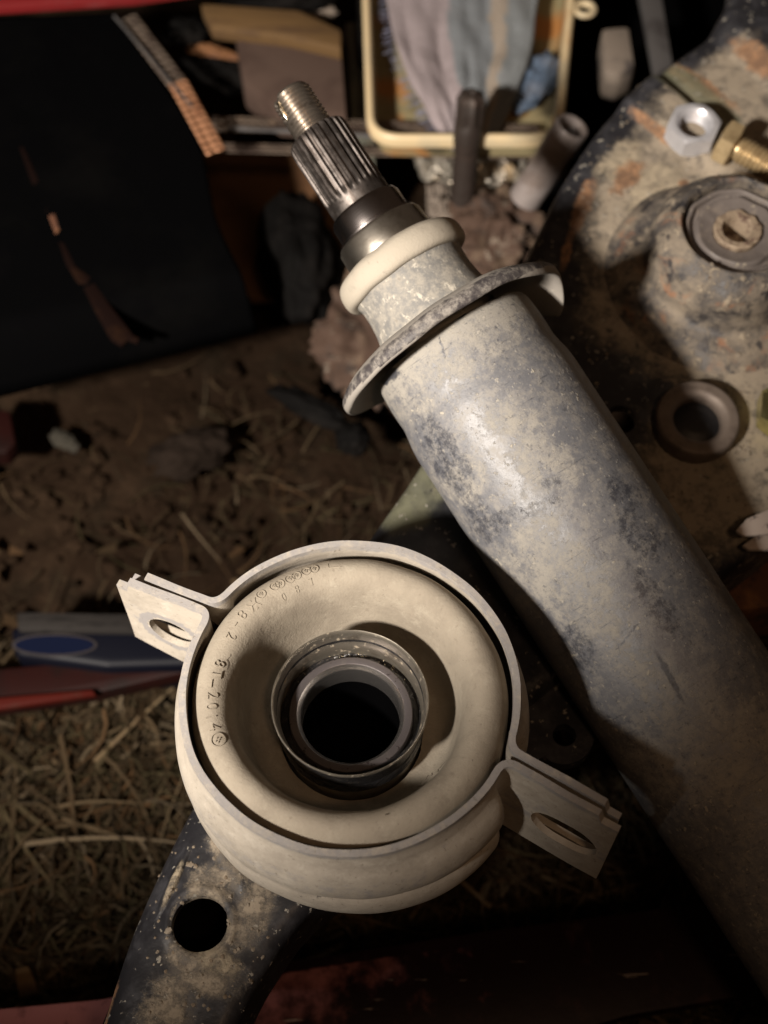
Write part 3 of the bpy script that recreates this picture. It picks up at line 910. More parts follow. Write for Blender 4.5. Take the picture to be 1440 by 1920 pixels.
# fine cracks in the cushion dust
def crack(pts, wd):
    out = []
    for a, b in zip(pts, pts[1:]):
        for k in range(6): out.append((a[0] + (b[0] - a[0]) * k / 6 + random.gauss(0, 1.2), a[1] + (b[1] - a[1]) * k / 6 + random.gauss(0, 1.2)))
    k0 = len(cV)
    for i, (x, y) in enumerate(out):
        th, r = on_cushion(x, y)
        w_ = wd * (1 - abs(2 * i / (len(out) - 1) - 1) ** 2) + .00003
        for sg in (-1, 1):
            rr = r + sg * w_ * .7; aa = th + sg * w_ / r
            cV.append((rr * math.cos(aa), rr * math.sin(aa), rub_z(rr) + .00006))
        if i: cF.append((k0 + 2 * i - 2, k0 + 2 * i - 1, k0 + 2 * i + 1, k0 + 2 * i))
cV, cF = [], []
crack([(437, 1212), (428, 1236), (424, 1262)], .00016)
crack([(842, 1392), (826, 1412), (806, 1424), (788, 1446)], .00015)
crack([(690, 1500), (694, 1514), (700, 1520)], .00022)
crack([(722, 1530), (732, 1526)], .00025)
crack([(470, 1150), (484, 1160), (492, 1172)], .00010)
ck = mesh("dust_cracks", cV, cF, M_crack, cushion, None, sharp=0); ck["kind"] = "stuff"

# bearing shell, seal and inner race
lathe("bearing_shell", [(.0228, .016), (.0228, .0400), (.0236, .0420), (.0250, .0462), (.0250, .0468), (.0247, .0472), (.0243, .0468), (.0240, .0455), (.0236, .0425)], M_shield, bearing, None, 128,
      lambda r, th, z: (r + .00012 * mn.noise(Vector((math.cos(th) * 5, math.sin(th) * 5, z * 80))), z + .00012 * mn.noise(Vector((math.cos(th) * 8, math.sin(th) * 8, 1)))))
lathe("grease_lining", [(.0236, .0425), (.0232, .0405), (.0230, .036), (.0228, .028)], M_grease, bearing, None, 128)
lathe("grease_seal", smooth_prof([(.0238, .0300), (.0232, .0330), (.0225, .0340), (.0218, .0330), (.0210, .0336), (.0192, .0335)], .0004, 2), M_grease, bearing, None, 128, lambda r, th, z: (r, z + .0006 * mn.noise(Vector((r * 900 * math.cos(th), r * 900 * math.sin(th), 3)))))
race = lathe("inner_race", [(.0200, .028), (.0200, .0365), (.0197, .0369), (.0176, .0370), (.0174, .0369)], M_race, bearing, None, 128)
lathe("bore", [(.0174, .0369), (.0163, .0355), (.0160, .0347), (.0160, .0262)], M_bore, race, None, 128)
lathe("shaded_bore_wall", [(.0161, .0262), (.0163, .0255), (.0163, .0005), (.0001, .0004)], M_flatblack, bearing, None, 96)  # black puts the shade down the bore into the colour
# grease beads along the seal lip
V, Fc = [], []
for i in range(34):
    th = rad(random.gauss(75, 22)); r = .0219 + random.gauss(0, .0005); s = random.uniform(.00012, .0003)
    k = len(V); c = Vector((r * math.cos(th), r * math.sin(th), .0340))
    for d in ((1, 0, 0), (0, 1, 0), (-1, 0, 0), (0, -1, 0), (0, 0, 1), (0, 0, -1)): V.append(c + Vector(d) * s)
    for a, b in ((0, 1), (1, 2), (2, 3), (3, 0)): Fc += [(k + a, k + b, k + 4), (k + b, k + a, k + 5)]
gb = mesh("grease_beads", V, Fc, M_worn, bearing, None, sharp=0); gb["kind"] = "stuff"

# ================================================================== DRIVE SHAFT
A3 = at(931, 770, .050)
B3 = at(576, 226, .095)
AX = (A3 - B3).normalized()
pa, pb = np.array([931., 770.]), np.array([576., 226.])
def s_world(s):
    """point on the axis whose picture lies s px past A"""
    px = pa + (pa - pb) / np.linalg.norm(pa - pb) * s
    v = ray(*px)
    w0 = CP - A3
    a, b, c, d, e = v.dot(v), v.dot(AX), 1.0, v.dot(w0), AX.dot(w0)
    return (a * e - b * d) / (a * c - b * b)
def sz(s): return s_world(s)                       # metres along the axis from A
def rm(s, r): return r * depth(A3 + AX * sz(s)) / F
SM = Matrix.Translation(A3) @ AX.to_track_quat('Z', 'Y').to_matrix().to_4x4()
shaft = thing("drive_shaft", "worn grey tubular drive shaft with splined and threaded end", "drive shaft", SM)
bpy.context.view_layer.update()
SMi = SM.inverted()
def P2(lst): return [(rm(s, r), sz(s)) for s, r in lst]
# tube with its rounded end and weld waist
prof = P2([(-130, 60), (-150, 110), (-160, 135), (-163, 146), (-160, 156), (-148, 163), (-110, 166), (-80, 166), (-62, 165), (-45, 168), (-25, 172), (0, 174), (60, 174)])
zend = sz(1500)
rt = rm(60, 174)
z0 = prof[-1][1]
prof = smooth_prof(prof, .0009, 2)
prof += [(rt, z0 + (zend - z0) * i / 330) for i in range(1, 331)]
n = 220
V = np.array([(r * math.cos(2 * math.pi * i / n), r * math.sin(2 * math.pi * i / n), z_) for r, z_ in prof for i in range(n)])
V[:, :2] *= (1 + (fbm(V, 30, 3, 5) - .5) * .004)[:, None]
Wd = (np.array(SM)[:3, :3] @ V.T).T + np.array(SM)[:3, 3]
pxx, pyy = projn(Wd)
nrm = (np.array(SM)[:3, :3] @ np.stack([V[:, 0], V[:, 1], V[:, 0] * 0], 1).T).T
front = (nrm @ -np.array(DV)) > 0
dust = np.full(len(V), .36)
for e in [(860, 640, 150, 90, -35), (760, 740, 70, 60), (1020, 870, 90, 60, 30), (1050, 1080, 150, 90, 10), (1090, 1140, 120, 60, 30), (1010, 1020, 60, 90), (1230, 1270, 130, 50, 30), (930, 620, 120, 60, -30), (960, 780, 70, 50), (870, 900, 50, 60), (1340, 1400, 200, 150), (990, 1090, 50, 70, 40)]:
    dust = np.maximum(dust, .70 * ell(*e))
dust = np.maximum(dust, .92 * sstep(-.000, -.028, V[:, 2]))
bare = np.full(len(V), .16)
for e in [(985, 955, 90, 24, -22), (905, 975, 34, 60, -35), (1085, 1215, 34, 60, -30), (1030, 905, 26, 14), (1195, 1000, 70, 40, 50), (1230, 1130, 100, 28, 55), (840, 860, 40, 110, -30), (1170, 930, 60, 30, 50)]:
    bare = np.maximum(bare, .62 * ell(*e))
for e in [(1255, 1268, 7, 62, -28), (1175, 1195, 3, 40, 40), (735, 702, 16, 12, -30), (722, 715, 8, 8), (875, 575, 10, 34, 40), (830, 655, 3, 24, -15), (925, 555, 30, 8, -25)]:
    bare = np.maximum(bare, .95 * ell(*e))
bare = np.where(front, bare, .2)
mesh("tube", V, grid_faces(n, len(prof), True), M_tube, shaft, None, sharp=0, attrs={"dust": dust, "bare": bare})

# slinger flange, bent on one side
def flange_fn(r, th, z_):
    rr0 = rm(-183, 120)
    k = max(0, (r - rr0) / (rm(-183, 235) - rr0))
    g_ = .0016 * k * math.sin(2 * th + 1.0) + .0012 * k * mn.noise(Vector((math.cos(th) * 2, math.sin(th) * 2, 8)))
    # folded edge on the far right side
    ab = math.atan2(math.sin(th - TH_BEND), math.cos(th - TH_BEND))
    f = math.exp(-(ab / .38) ** 2)
    return r - .0035 * f * k ** 3, z_ + g_ + .010 * f * k ** 3
q = SMi.to_3x3() @ (at(1035, 500, .06) - at(838, 612, .06))
TH_BEND = math.atan2(q.y, q.x)
fl = smooth_prof(P2([(-192, 112), (-200, 122), (-200, 150), (-194, 190), (-186, 214), (-178, 230), (-172, 237), (-154, 238), (-149, 231), (-164, 214), (-175, 190), (-183, 150), (-182, 112)]), .0006, 3)
flo = lathe("slinger_flange", fl, M_flange, shaft, None, 200, flange_fn, sharp=0)
def set_attr(o, **kw):
    co = np.array([v.co[:] for v in o.data.vertices])
    for k, fn in kw.items():
        a = o.data.attributes.new(k, 'FLOAT', 'POINT')
        a.data.foreach_set("value", np.asarray(fn(co), np.float32))
rf = rm(-183, 235)
set_attr(flo, bare=lambda c: .25 + .12 * (np.hypot(c[:, 0], c[:, 1]) > rf * .8), chip=lambda c: .16 + .42 * sstep(rf * .93, rf * .985, np.hypot(c[:, 0], c[:, 1])) * (c[:, 2] < sz(-156)))
# neck and dusty collar
nk = smooth_prof(P2([(-110, 84), (-184, 86), (-190, 122), (-215, 118), (-235, 113), (-262, 110), (-290, 110), (-301, 114)]), .0008, 2)
o = lathe("neck", nk, M_neck, shaft, None, 128, sharp=0)
set_attr(o, bare=lambda c: .62 - .4 * sstep(sz(-215), sz(-200), c[:, 2]), chip=lambda c: c[:, 2] * 0 + .05)
cl = smooth_prof(P2([(-299, 106), (-299, 123), (-304, 129), (-314, 131.5), (-330, 131), (-343, 126), (-351, 116), (-356, 104), (-357, 86)]), .0006, 3)
o = lathe("collar", cl, M_collar, shaft, None, 160, lambda r, th, z_: (r, z_ + .0004 * mn.noise(Vector((math.cos(th) * 2, math.sin(th) * 2, 1)))), sharp=0)
set_attr(o, bare=lambda c: c[:, 2] * 0 + .1, chip=lambda c: c[:, 2] * 0 + .10)
lathe("bearing_seat", P2([(-350, 84), (-356, 89), (-398, 88), (-404, 84), (-405, 70)]), M_seat2, shaft, None, 160)
lathe("seal_seat", P2([(-404, 78), (-405, 81), (-409, 81), (-410, 70), (-412, 72.5), (-448, 72), (-455, 68), (-456, 62)]), M_bright, shaft, None, 160)
# splines: teeth with run-out
NT, sub = 26, 10
rings = []
ss = list(np.linspace(-456, -440, 2)) 
V = []
S = list(np.linspace(-450, -614, 44)) + [-618, -622]
n = NT * sub
for s in S:
    r1 = 60.5 if s > -616 else (57 if s > -620 else 47)
    if s < -600: r1 -= max(0, (-600 - s)) * .10
    root = 52.5
    run = sstep(-478, -498, s)
    for i in range(n):
        th = 2 * math.pi * i / n
        t = (i % sub) / sub
        tooth = sstep(.18, .36, t) - sstep(.72, .90, t)
        jit = .9 + .1 * math.sin(i // sub * 12.9)
        rr = r1 - (r1 - min(root, r1)) * (1 - tooth) * float(run) * jit
        R_ = rm(s, rr)
        V.append((R_ * math.cos(th), R_ * math.sin(th), sz(s)))
Fc = grid_faces(n, len(S), True) + [tuple(range((len(S) - 1) * n, len(S) * n))]
mesh("splines", V, Fc, M_spline, shaft, None, sharp=35)
# thread with the staking groove
q = SMi.to_3x3() @ (at(500, 215, .09) - at(545, 185, .09))
thg = math.atan2(q.y, q.x)
S = np.linspace(-612, -712, 190)
n = 120
V, bz = [], []
for s in S:
    for i in range(n):
        th = 2 * math.pi * i / n
        ph = ((-s - 612) / 8.6 + th / (2 * math.pi)) % 1
        rr = 40 - 5.0 * abs(2 * ph - 1) ** .8
        if s < -704: rr = min(rr, 39 - (-704 - s) * .7)
        ab = abs(math.atan2(math.sin(th - thg), math.cos(th - thg)))
        if s < -662:
            gdep = 7 * float(sstep(.42, .30, ab)) * float(sstep(-662, -668, s))
            rr -= gdep
        R_ = rm(s, rr)
        V.append((R_ * math.cos(th), R_ * math.sin(th), sz(s)))
Fc = grid_faces(n, len(S), True) + [tuple(range((len(S) - 1) * n, len(S) * n))]
th_o = mesh("thread", V, Fc, M_thread, shaft, None, sharp=0)
V = []
pts = []
for s, rr, da in ((-664, 33, .05), (-676, 31.5, .12), (-688, 33, -.1), (-700, 30, .0), (-700, 24, .2)):
    pts.append(Vector((rm(s, rr) * math.cos(thg + da), rm(s, rr) * math.sin(thg + da), sz(s))))
tb = tube("staked_lip", pts, [.0004, .0009, .0011, .0010, .0006], M_worn, 10)
tb.parent = shaft

# ================================================================== LOOSE HARDWARE ON THE ARM
def nut(name, c, ap, h, hr, mt, label, rotz, tilt=(0, 0), cat="nut"):
    n = 72
    prof = [('h', hr, 0), ('h', hr, 0)]
    V = []
    def ring(fr, zz): 
        for i in range(n):
            th = 2 * math.pi * i / n
            r = fr(th)
            V.append((r * math.cos(th), r * math.sin(th), zz(th) if callable(zz) else zz))
    hexr = lambda th: ap / math.cos((th % (math.pi / 3)) - math.pi / 6)
    cz = lambda th: h - max(0, (hexr(th) - ap * 1.0)) * .62
    k = 0
    ring(lambda t: hr * 1.08, 0.0); k += 1
    ring(hexr, lambda t: h - cz(t)); k += 1
    ring(hexr, cz); k += 1
    ring(lambda t: ap * .97, h); k += 1
    ring(lambda t: hr * 1.22, h); k += 1
    ring(lambda t: hr * 1.05, h - hr * .2); k += 1
    zz = h - hr * .2
    m = 9
    for j in range(m):
        ring(lambda t: hr * .95, zz - (j + .5) * (zz - .0005) / m); k += 1
        ring(lambda t: hr * 1.05, zz - (j + 1.0) * (zz - .0005) / m); k += 1
    Fc = grid_faces(n, k, True)
    for i in range(n): Fc.append(((k - 1) * n + i, (k - 1) * n + (i + 1) % n, (i + 1) % n, i))
    M = Matrix.Translation(c) @ Matrix.Rotation(tilt[0], 4, 'X') @ Matrix.Rotation(tilt[1], 4, 'Y') @ Matrix.Rotation(rotz, 4, 'Z')
    o = mesh(name, V, Fc, mt, None, M, sharp=25)
    bm = bmesh.new(); bm.from_mesh(o.data); bmesh.ops.recalc_face_normals(bm, faces=bm.faces); bm.to_mesh(o.data); bm.free()
    return tag(o, label, cat)
nut("hex_nut", at_arm(1294, 258, .002), .0103, .0098, .0066, M_zinc, "shiny silver zinc hex nut lying flat on the rusty arm", rad(5), (rad(6), 0))
nut("hex_nut", at_arm(1468, 785, .001), .0105, .0095, .0068, M_ynut, "yellow passivated hex nut at the frame edge beside the dark bush ring", rad(20), (rad(4), 0))
# bolt
hp = at_arm(1352, 262, .0105); tp = at_arm(1520, 350, .0085)
ax = (tp - hp).normalized()
BOM = Matrix.Translation(hp) @ ax.to_track_quat('Z', 'Y').to_matrix().to_4x4() @ Matrix.Rotation(rad(12), 4, 'Z')
bolt = thing("hex_bolt", "brassy yellow zinc hex bolt lying beside the silver nut", "bolt", BOM)
bpy.context.view_layer.update()
V = []
n = 72
ap = .0088
hexr = lambda th: ap / math.cos((th % (math.pi / 3)) - math.pi / 6)
for fr, zz in ((lambda t: .0, 0.0), (lambda t: ap * .95, 0), (hexr, .0008), (hexr, .0066), (lambda t: ap * .97, .0072), (lambda t: .004, .0073)):
    for i in range(n):
        th = 2 * math.pi * i / n; r = fr(th); V.append((r * math.cos(th), r * math.sin(th), zz))
mesh("head", V, grid_faces(n, 6, True), M_brass, bolt, None, sharp=30)
V = []
L_ = np.linspace(.0068, (tp - hp).length, 190)
for zz in L_:
    for i in range(48):
        th = 2 * math.pi * i / 48
        ph = (zz / .0021 + th / (2 * math.pi)) % 1
        r = .0061 - .0011 * abs(2 * ph - 1)
        if zz < .009: r = .0048
        V.append((r * math.cos(th), r * math.sin(th), zz))
mesh("threaded_shank", V, grid_faces(48, len(L_), True) + [tuple(range(189 * 48, 190 * 48))], M_brass, bolt, None, sharp=0)
# dark bush ring
rg = at_arm(1310, 776, .009)
o = lathe("bush_ring", smooth_prof([(.0092, .000), (.0158, .000), (.0164, .0008), (.0164, .0070), (.0156, .0086), (.0116, .0088), (.0106, .0082), (.0096, .0070), (.0092, .0060), (.0090, .002)], .0005, 2), M_washer, None, zrot(rg - Vector((0, 0, .009)), rad(7)), 96)
tag(o, "dull dark steel bush ring lying on the arm by the cup", "bush")
lathe("rubber_core", smooth_prof([(.0093, .0030), (.0080, .0036), (.0050, .0046), (.0001, .0050)], .0006, 1), M_core, o, None, 48)
# torn bracket tongues and the rusty rail under them at the right edge
tb_ = thing("torn_bracket", "scuffed torn bracket with two pointed tongues at the right edge", "bracket", Matrix.Translation(at(1430, 1000, .012)))
bpy.context.view_layer.update()
prism("tongue", [(1380, 994), (1400, 972), (1440, 955), (1500, 940), (1500, 985), (1440, 1000), (1395, 1004)], .014, .002, M_shard, .0006, tb_)
prism("tongue", [(1392, 1022), (1415, 1006), (1450, 1000), (1505, 1000), (1505, 1030), (1440, 1030), (1405, 1030)], .008, .002, M_shard, .0006, tb_)
tag(prism("rusty_rail", [(1180, 1062), (1560, 1020), (1600, 1120), (1200, 1165)], -.035, .03, M_rust, .002), "rusty brown rail below the torn bracket", "rail")

# crumbs of dried mud lying on the arm
V, Fc = [], []
for _ in range(420):
    if random.random() < .72: px, py = random.uniform(1080, 1440), random.uniform(150, 980)
    else: px, py = random.uniform(270, 520), random.uniform(1560, 1900)
    r_ = random.uniform(.00022, .0008) * (1.7 if random.random() < .07 else 1)
    p = at_arm(px, py)
    hit, loc, nrm_, fi, ob, mx = sc.ray_cast(bpy.context.evaluated_depsgraph_get(), p + Vector((0, 0, .05)), Vector((0, 0, -1)))
    if not hit or ob.name not in ("pressed_plate", "bush_cup"): continue
    k = len(V); sd = random.random() * 50
    for j in range(5):
        for i in range(7):
            ph, th = math.pi * j / 4, 2 * math.pi * i / 7
            d = Vector((math.sin(ph) * math.cos(th), math.sin(ph) * math.sin(th), .6 * math.cos(ph)))
            V.append(loc + d * r_ * (1 + .8 * mn.noise(d * 1.7 + Vector((sd, 0, 0)))))
    Fc += [tuple(k + q for q in f) for f in grid_faces(7, 5, True)]
cr = mesh("mud_crumbs", V, Fc, M_crumb, sharp=40)
tag(cr, "tiny crumbs of dried mud lying on the arm", "dirt", kind="stuff")

# ================================================================== BACKGROUND, UPPER PART
# tray with rag
def rrect(pts, r, n=8):
    out = []
    m = len(pts)
    for i in range(m):
        p, a, b = Vector(pts[i]), Vector(pts[i - 1]), Vector(pts[(i + 1) % m])
        d1, d2 = (a - p).normalized(), (b - p).normalized()
        q0, q1 = p + d1 * r, p + d2 * r
        for k in range(n + 1):
            t = k / n
            out.append((1 - t) ** 2 * q0 + 2 * t * (1 - t) * p + t * t * q1)
    return out
TZ = -.055
quad = [at(x, y, TZ).to_2d() for x, y in ((676, -210), (692, 258), (1050, 258), (1096, -210))]
cx = sum(quad, Vector((0, 0))) / 4
tray = thing("metal_tray", "cream enamelled metal tray with rounded corners holding rags", "tray", Matrix.Translation((cx.x, cx.y, TZ - .022)))
bpy.context.view_layer.update()
outer = rrect(quad, .017)
def offs(loop, d):
    c = sum(loop, Vector((0, 0))) / len(loop)
    res = []
    m = len(loop)
    for i in range(m):
        t = (loop[(i + 1) % m] - loop[i - 1]).normalized()
        nn = Vector((-t.y, t.x))
        if nn.dot(c - loop[i]) < 0: nn = -nn
        res.append(loop[i] + nn * d)
    return res
V, Fc = [], []
m = len(outer)
loops = [(-.001, -.006), (-.0012, -.001), (-.0004, .0005), (.001, .001), (.0025, .0006), (.0034, -.001), (.0040, -.006)]
for d, dz in loops:
    V += [(p.x, p.y, TZ + dz) for p in offs(outer, d)]
mesh("rim", [(x - 0, y, z_) for x, y, z_ in V], grid_faces(m, len(loops), True), M_cream, None, sharp=0).name
rim = COL.objects[-1] if False else bpy.data.objects["rim"]
kids_world(rim, tray)
V = []
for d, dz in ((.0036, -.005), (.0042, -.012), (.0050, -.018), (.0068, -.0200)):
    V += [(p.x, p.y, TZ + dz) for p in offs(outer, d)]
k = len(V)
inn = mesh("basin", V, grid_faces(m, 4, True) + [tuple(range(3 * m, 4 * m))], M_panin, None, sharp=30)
kids_world(inn, tray)
hc = at(1096, 18, TZ - .002)
lug = lathe("hanging_lug", smooth_prof([(.0035, -.001), (.0065, -.001), (.0070, .0006), (.0062, .0018), (.0040, .0018), (.0034, .0006), (.0035, -.001)], .0005, 2), M_cream, None, Matrix.Translation(hc), 40)
kids_world(lug, tray)
# rag
Lc = spline([(700, -140), (722, -10), (742, 90), (775, 165), (812, 228), (850, 262)], 60)
Rc = spline([(1030, -140), (1008, 0), (996, 90), (975, 160), (948, 215), (915, 262)], 60)
V, T = [], []
for j in range(60):
    for i in range(50):
        uu = i / 49
        x, y = Lc[j] * (1 - uu) + Rc[j] * uu
        p = at(x, y, TZ - .006)
        p.z += .0045 * abs(mn.noise(Vector((uu * 4 + j / 40, j / 24 - uu, 0)))) + .0016 * mn.noise(Vector((uu * 11, j / 7, 4))) + .0009 * math.sin(uu * 16 + 1.2 * mn.noise(Vector((uu * 3, j / 20, 2)))) - .009 * sstep(40, 59, j)
        V.append(p)
        uu += .05 * mn.noise(Vector((j / 12, uu * 2, 7)))
        if uu < .42: c = (.28, .24, .25)
        elif uu < .70: c = (.175, .19, .205)
        elif uu < .80: c = (.27, .23, .19)
        else: c = (.185, .20, .21)
        q = .75 if y > 235 else 1
        T.append((*[a * q for a in c], 1))
rag = mesh("striped_rag", V, grid_faces(50, 60), M_cloth, sharp=0, attrs={"tint": np.array(T)})
tag(rag, "pink and grey striped rag with frayed edge lying in the tray", "rag")
so = rag.modifiers.new("thick", 'SOLIDIFY'); so.thickness = .0015
V, Fc = [], []
for j in range(8, 56):
    for q in range(2):
        x, y = Lc[j]; p = at(x, y, TZ - .006 - .009 * float(sstep(40, 59, j)))
        k = len(V)
        a = random.uniform(2.6, 4.2)
        d = Vector((math.cos(a), math.sin(a), -.5)) * random.uniform(.003, .0075)
        s = Vector((.0003, .0006, 0))
        V += [p - s, p + s, p + d + s, p + d - s]
        Fc.append((k, k + 1, k + 2, k + 3))
fr = mesh("fringe", V, Fc, M_fringe, None, smooth=False); fr.parent = rag; fr["kind"] = "stuff"
o = lump("blue_cloth", at(1000, 152, TZ - .012), (.0105, .022, .005), M_blue, .35, 2.2, 3, rot=rad(-28)); tag(o, "crumpled blue cloth tucked beside the striped rag", "cloth")
# tin left of the tray
tag(prism("tin_box", [(648, 40), (700, 40), (704, 268), (660, 268)], -.085, .06, M_greybox, .002), "grey green tin box standing left of the tray", "tin")
tag(prism("tin_box", [(668, -80), (690, -80), (690, 62), (672, 62)], -.06, .05, M_black, .002), "narrow black tin behind the tray corner", "tin")

# perforated steel trays
def perf(name, a, b, wpx, ncell, nrow, z0, z1, mt, parent=None, hr=.30, thick=.0008):
    """strip of sheet with real round holes between two measured points"""
    A, B = at(*a, z0), at(*b, z1)
    ncell = max(2, round((B - A).length / (wpx / nrow)))
    d = (B - A); L = d.length; d.normalize()
    up = Vector((0, 0, 1)); s = d.cross(up).normalized()
    W_ = wpx
    V, Fc = [], []
    cu, cv = L / ncell, W_ / nrow
    for i in range(ncell):
        for j in range(nrow):
            k = len(V)
            c = A + d * cu * (i + .5) + s * (cv * (j + .5))
            sq = [(-.5, -.5), (0, -.5), (.5, -.5), (.5, 0), (.5, .5), (0, .5), (-.5, .5), (-.5, 0)]
            for p, q in sq: V.append(c + d * cu * p + s * cv * q)
            rr = min(cu, cv) * hr
            for t in range(8):
                an = math.atan2(sq[t][1], sq[t][0]); V.append(c + d * rr * math.cos(an) + s * rr * math.sin(an))
            for t in range(8):
                t2 = (t + 1) % 8
                Fc.append((k + t, k + t2, k + 8 + t2, k + 8 + t))
    o = mesh(name, V, Fc, mt, None, sharp=0)
    md = o.modifiers.new("thick", 'SOLIDIFY'); md.thickness = thick
    if parent: kids_world(o, parent)
    return o
rack = thing("perforated_rack", "rusty perforated steel rack with two strips meeting in a corner", "rack", Matrix.Translation(at(390, 260, -.09)))
bpy.context.view_layer.update()
perf("perforated_strip", (322, 172), (222, 40), .0105, 15, 2, -.052, -.052, M_perf, rack)
perf("perforated_strip", (1010, 262), (395, 246), .0105, 42, 3, -.068, -.068, M_perf, rack)
perf("perforated_strip", (1010, 300), (395, 286), .0065, 42, 2, -.074, -.074, M_perf, rack)
o = perf("perforated_strip", (388, 292), (316, 160), .0100, 9, 2, -.049, -.049, M_perf_lit, rack); o["label"] = "end of the strip coloured as lit by orange light"
tube("edge_wire", [at(214, 30, -.048), at(360, 200, -.048)], [.0007, .0007], M_greymet, 8, rack)
tube("edge_wire", [at(430, 240, -.065), at(1000, 272, -.065)], [.0012, .0012], M_greymet, 8, rack)
# red leg on top edge
tag(prism("red_beam", [(-120, -200), (760, -220), (420, -32), (250, -8), (-120, 16)], .00, .007, M_red, .0025), "glossy red painted beam across the top left corner", "beam")
# boxes
bx = thing("cardboard_box", "dark cardboard box with a tan top edge behind the threaded shaft end", "box", Matrix.Translation(at(540, 110, -.1)))
bpy.context.view_layer.update()
prism("side", [(440, 60), (640, 85), (650, 215), (520, 205), (455, 150)], -.06, .02, M_box, .002, bx)
prism("top_edge", [(375, 5), (560, 18), (640, 55), (640, 90), (540, 66), (395, 48)], -.052, .010, M_tan, .002, bx)
o = lump("orange_scrap", at(400, 98, -.08), (.014, .0045, .004), M_orange, .5, 2.5, 5, rot=rad(-20)); tag(o, "orange brown scrap lying between black rags", "scrap")
o = lump("black_rag", at(350, 60, -.075), (.012, .009, .005), M_black, .5, 2, 6); tag(o, "small black rag beside the red beam", "rag")
o = lump("black_hose", at(430, 140, -.085), (.026, .0085, .007), M_black, .45, 2.5, 9, rot=rad(-22)); tag(o, "lumpy black rubber piece in front of the cardboard box", "rubber")
o = lump("pale_scrap", at(605, 22, -.07), (.008, .004, .003), M_greydust, .4, 2.5, 2); tag(o, "pale scrap on the box corner by the tray", "scrap")
o = lump("black_rag", at(520, -5, -.06), (.03, .008, .006), M_black, .45, 2.5, 12); tag(o, "black rag along the top edge above the box", "rag")
tag(prism("brown_board", [(372, 282), (640, 268), (700, 560), (470, 560), (400, 420)], -.13, .004, M_card, .0005), "brown cardboard sheet on the ground behind the splines", "board")
# black sheet standing in for the shadow, upper left
shade_sheet = thing("black_shade_sheet", "large black sheet standing in for shadow at the upper left", "shadow sheet", Matrix.Translation(at(180, 380, -.06)))
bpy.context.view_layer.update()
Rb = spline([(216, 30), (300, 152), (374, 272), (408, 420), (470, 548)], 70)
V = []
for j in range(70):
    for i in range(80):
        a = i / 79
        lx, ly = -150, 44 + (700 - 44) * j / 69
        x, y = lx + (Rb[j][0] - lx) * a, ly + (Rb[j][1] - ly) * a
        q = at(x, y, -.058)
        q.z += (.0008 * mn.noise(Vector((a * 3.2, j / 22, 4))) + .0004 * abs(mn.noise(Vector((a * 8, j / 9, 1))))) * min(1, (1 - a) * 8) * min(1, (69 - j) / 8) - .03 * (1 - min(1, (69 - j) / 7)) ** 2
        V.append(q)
pn = mesh("panel", V, grid_faces(80, 70), M_flatblack, None, sharp=0)
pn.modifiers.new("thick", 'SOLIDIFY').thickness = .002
kids_world(pn, shade_sheet)
st = thing("rusty_strap", "thin rusty strap with a clamp lying on the black sheet", "strap", Matrix.Translation(at(150, 480, -.055)))
bpy.context.view_layer.update()
prism("band", [(36, 275), (44, 275), (78, 350), (104, 412), (92, 414), (62, 350)], -.0558, .002, M_straprust, .0004, st)
prism("band", [(108, 452), (120, 455), (142, 500), (170, 520), (162, 534), (146, 532), (124, 496)], -.0558, .002, M_straprust, .0004, st)
prism("band", [(156, 540), (176, 530), (206, 572), (250, 628), (262, 634), (258, 642), (240, 636), (228, 648), (208, 636), (182, 590)], -.0558, .002, M_straprust, .0004, st)
prism("clamp", [(90, 404), (102, 400), (112, 430), (104, 440)], -.0555, .004, M_rust, .0006, st)
# stub, pipe, crumpled sheet right of the splines
sb = at(862, 430, -.11)
tp_ = at(884, 176, -.028)
stub = thing("splined_stub", "dark oily splined stub standing upright in front of the tray", "axle stub", Matrix.Translation(sb))
bpy.context.view_layer.update()
L_ = (tp_ - sb).length
dM = (tp_ - sb).to_track_quat('Z', 'Y').to_matrix().to_4x4()
R0 = .0066
lathe("stem", smooth_prof([(R0 * 1.05, -.02), (R0 * 1.0, L_ * .3), (R0 * .95, L_ * .62), (R0 * 1.12, L_ * .66), (R0 * 1.15, L_ * .78), (R0 * .98, L_ * .82)], .003, 1), M_stub, stub, dM, 48, lambda r, th, z_: (r * (1 + .05 * mn.noise(Vector((math.cos(th) * 2, math.sin(th) * 2, z_ * 60)))), z_))
lathe("knurled_end", [(R0 * .98, L_ * .80), (R0 * 1.0, L_ * .86), (R0 * 1.02, L_ * .98), (R0 * .8, L_ * 1.0), (R0 * .3, L_ * 1.01), (.0001, L_ * .985)], M_stub, stub, dM, 96, lambda r, th, z_: (r * (1 + .09 * math.sin(7 * th)), z_))
pp = thing("steel_pipe", "short grey steel pipe with an open end leaning against the arm", "pipe", Matrix.Translation(at(1030, 290, -.04)))
p0, p1 = at(1074, 236, -.028), at(985, 372, -.075)
LL = (p1 - p0).length
PM = pp.matrix_world.inverted() @ Matrix.Translation(p0) @ (p0 - p1).to_track_quat('Z', 'Y').to_matrix().to_4x4()
bpy.context.view_layer.update()
lathe("barrel", [(.0086, -LL), (.0086, -.001), (.0082, 0), (.0072, 0), (.0070, -.001), (.0070, -.012)], M_pipe, pp, PM, 64)
lathe("plug", [(.0070, -.006), (.004, -.0045), (.0035, -.0035), (.0001, -.0034)], M_greymet, pp, PM, 40, lambda r, th, z_: (r, z_ + .0012 * math.cos(th + 2)))
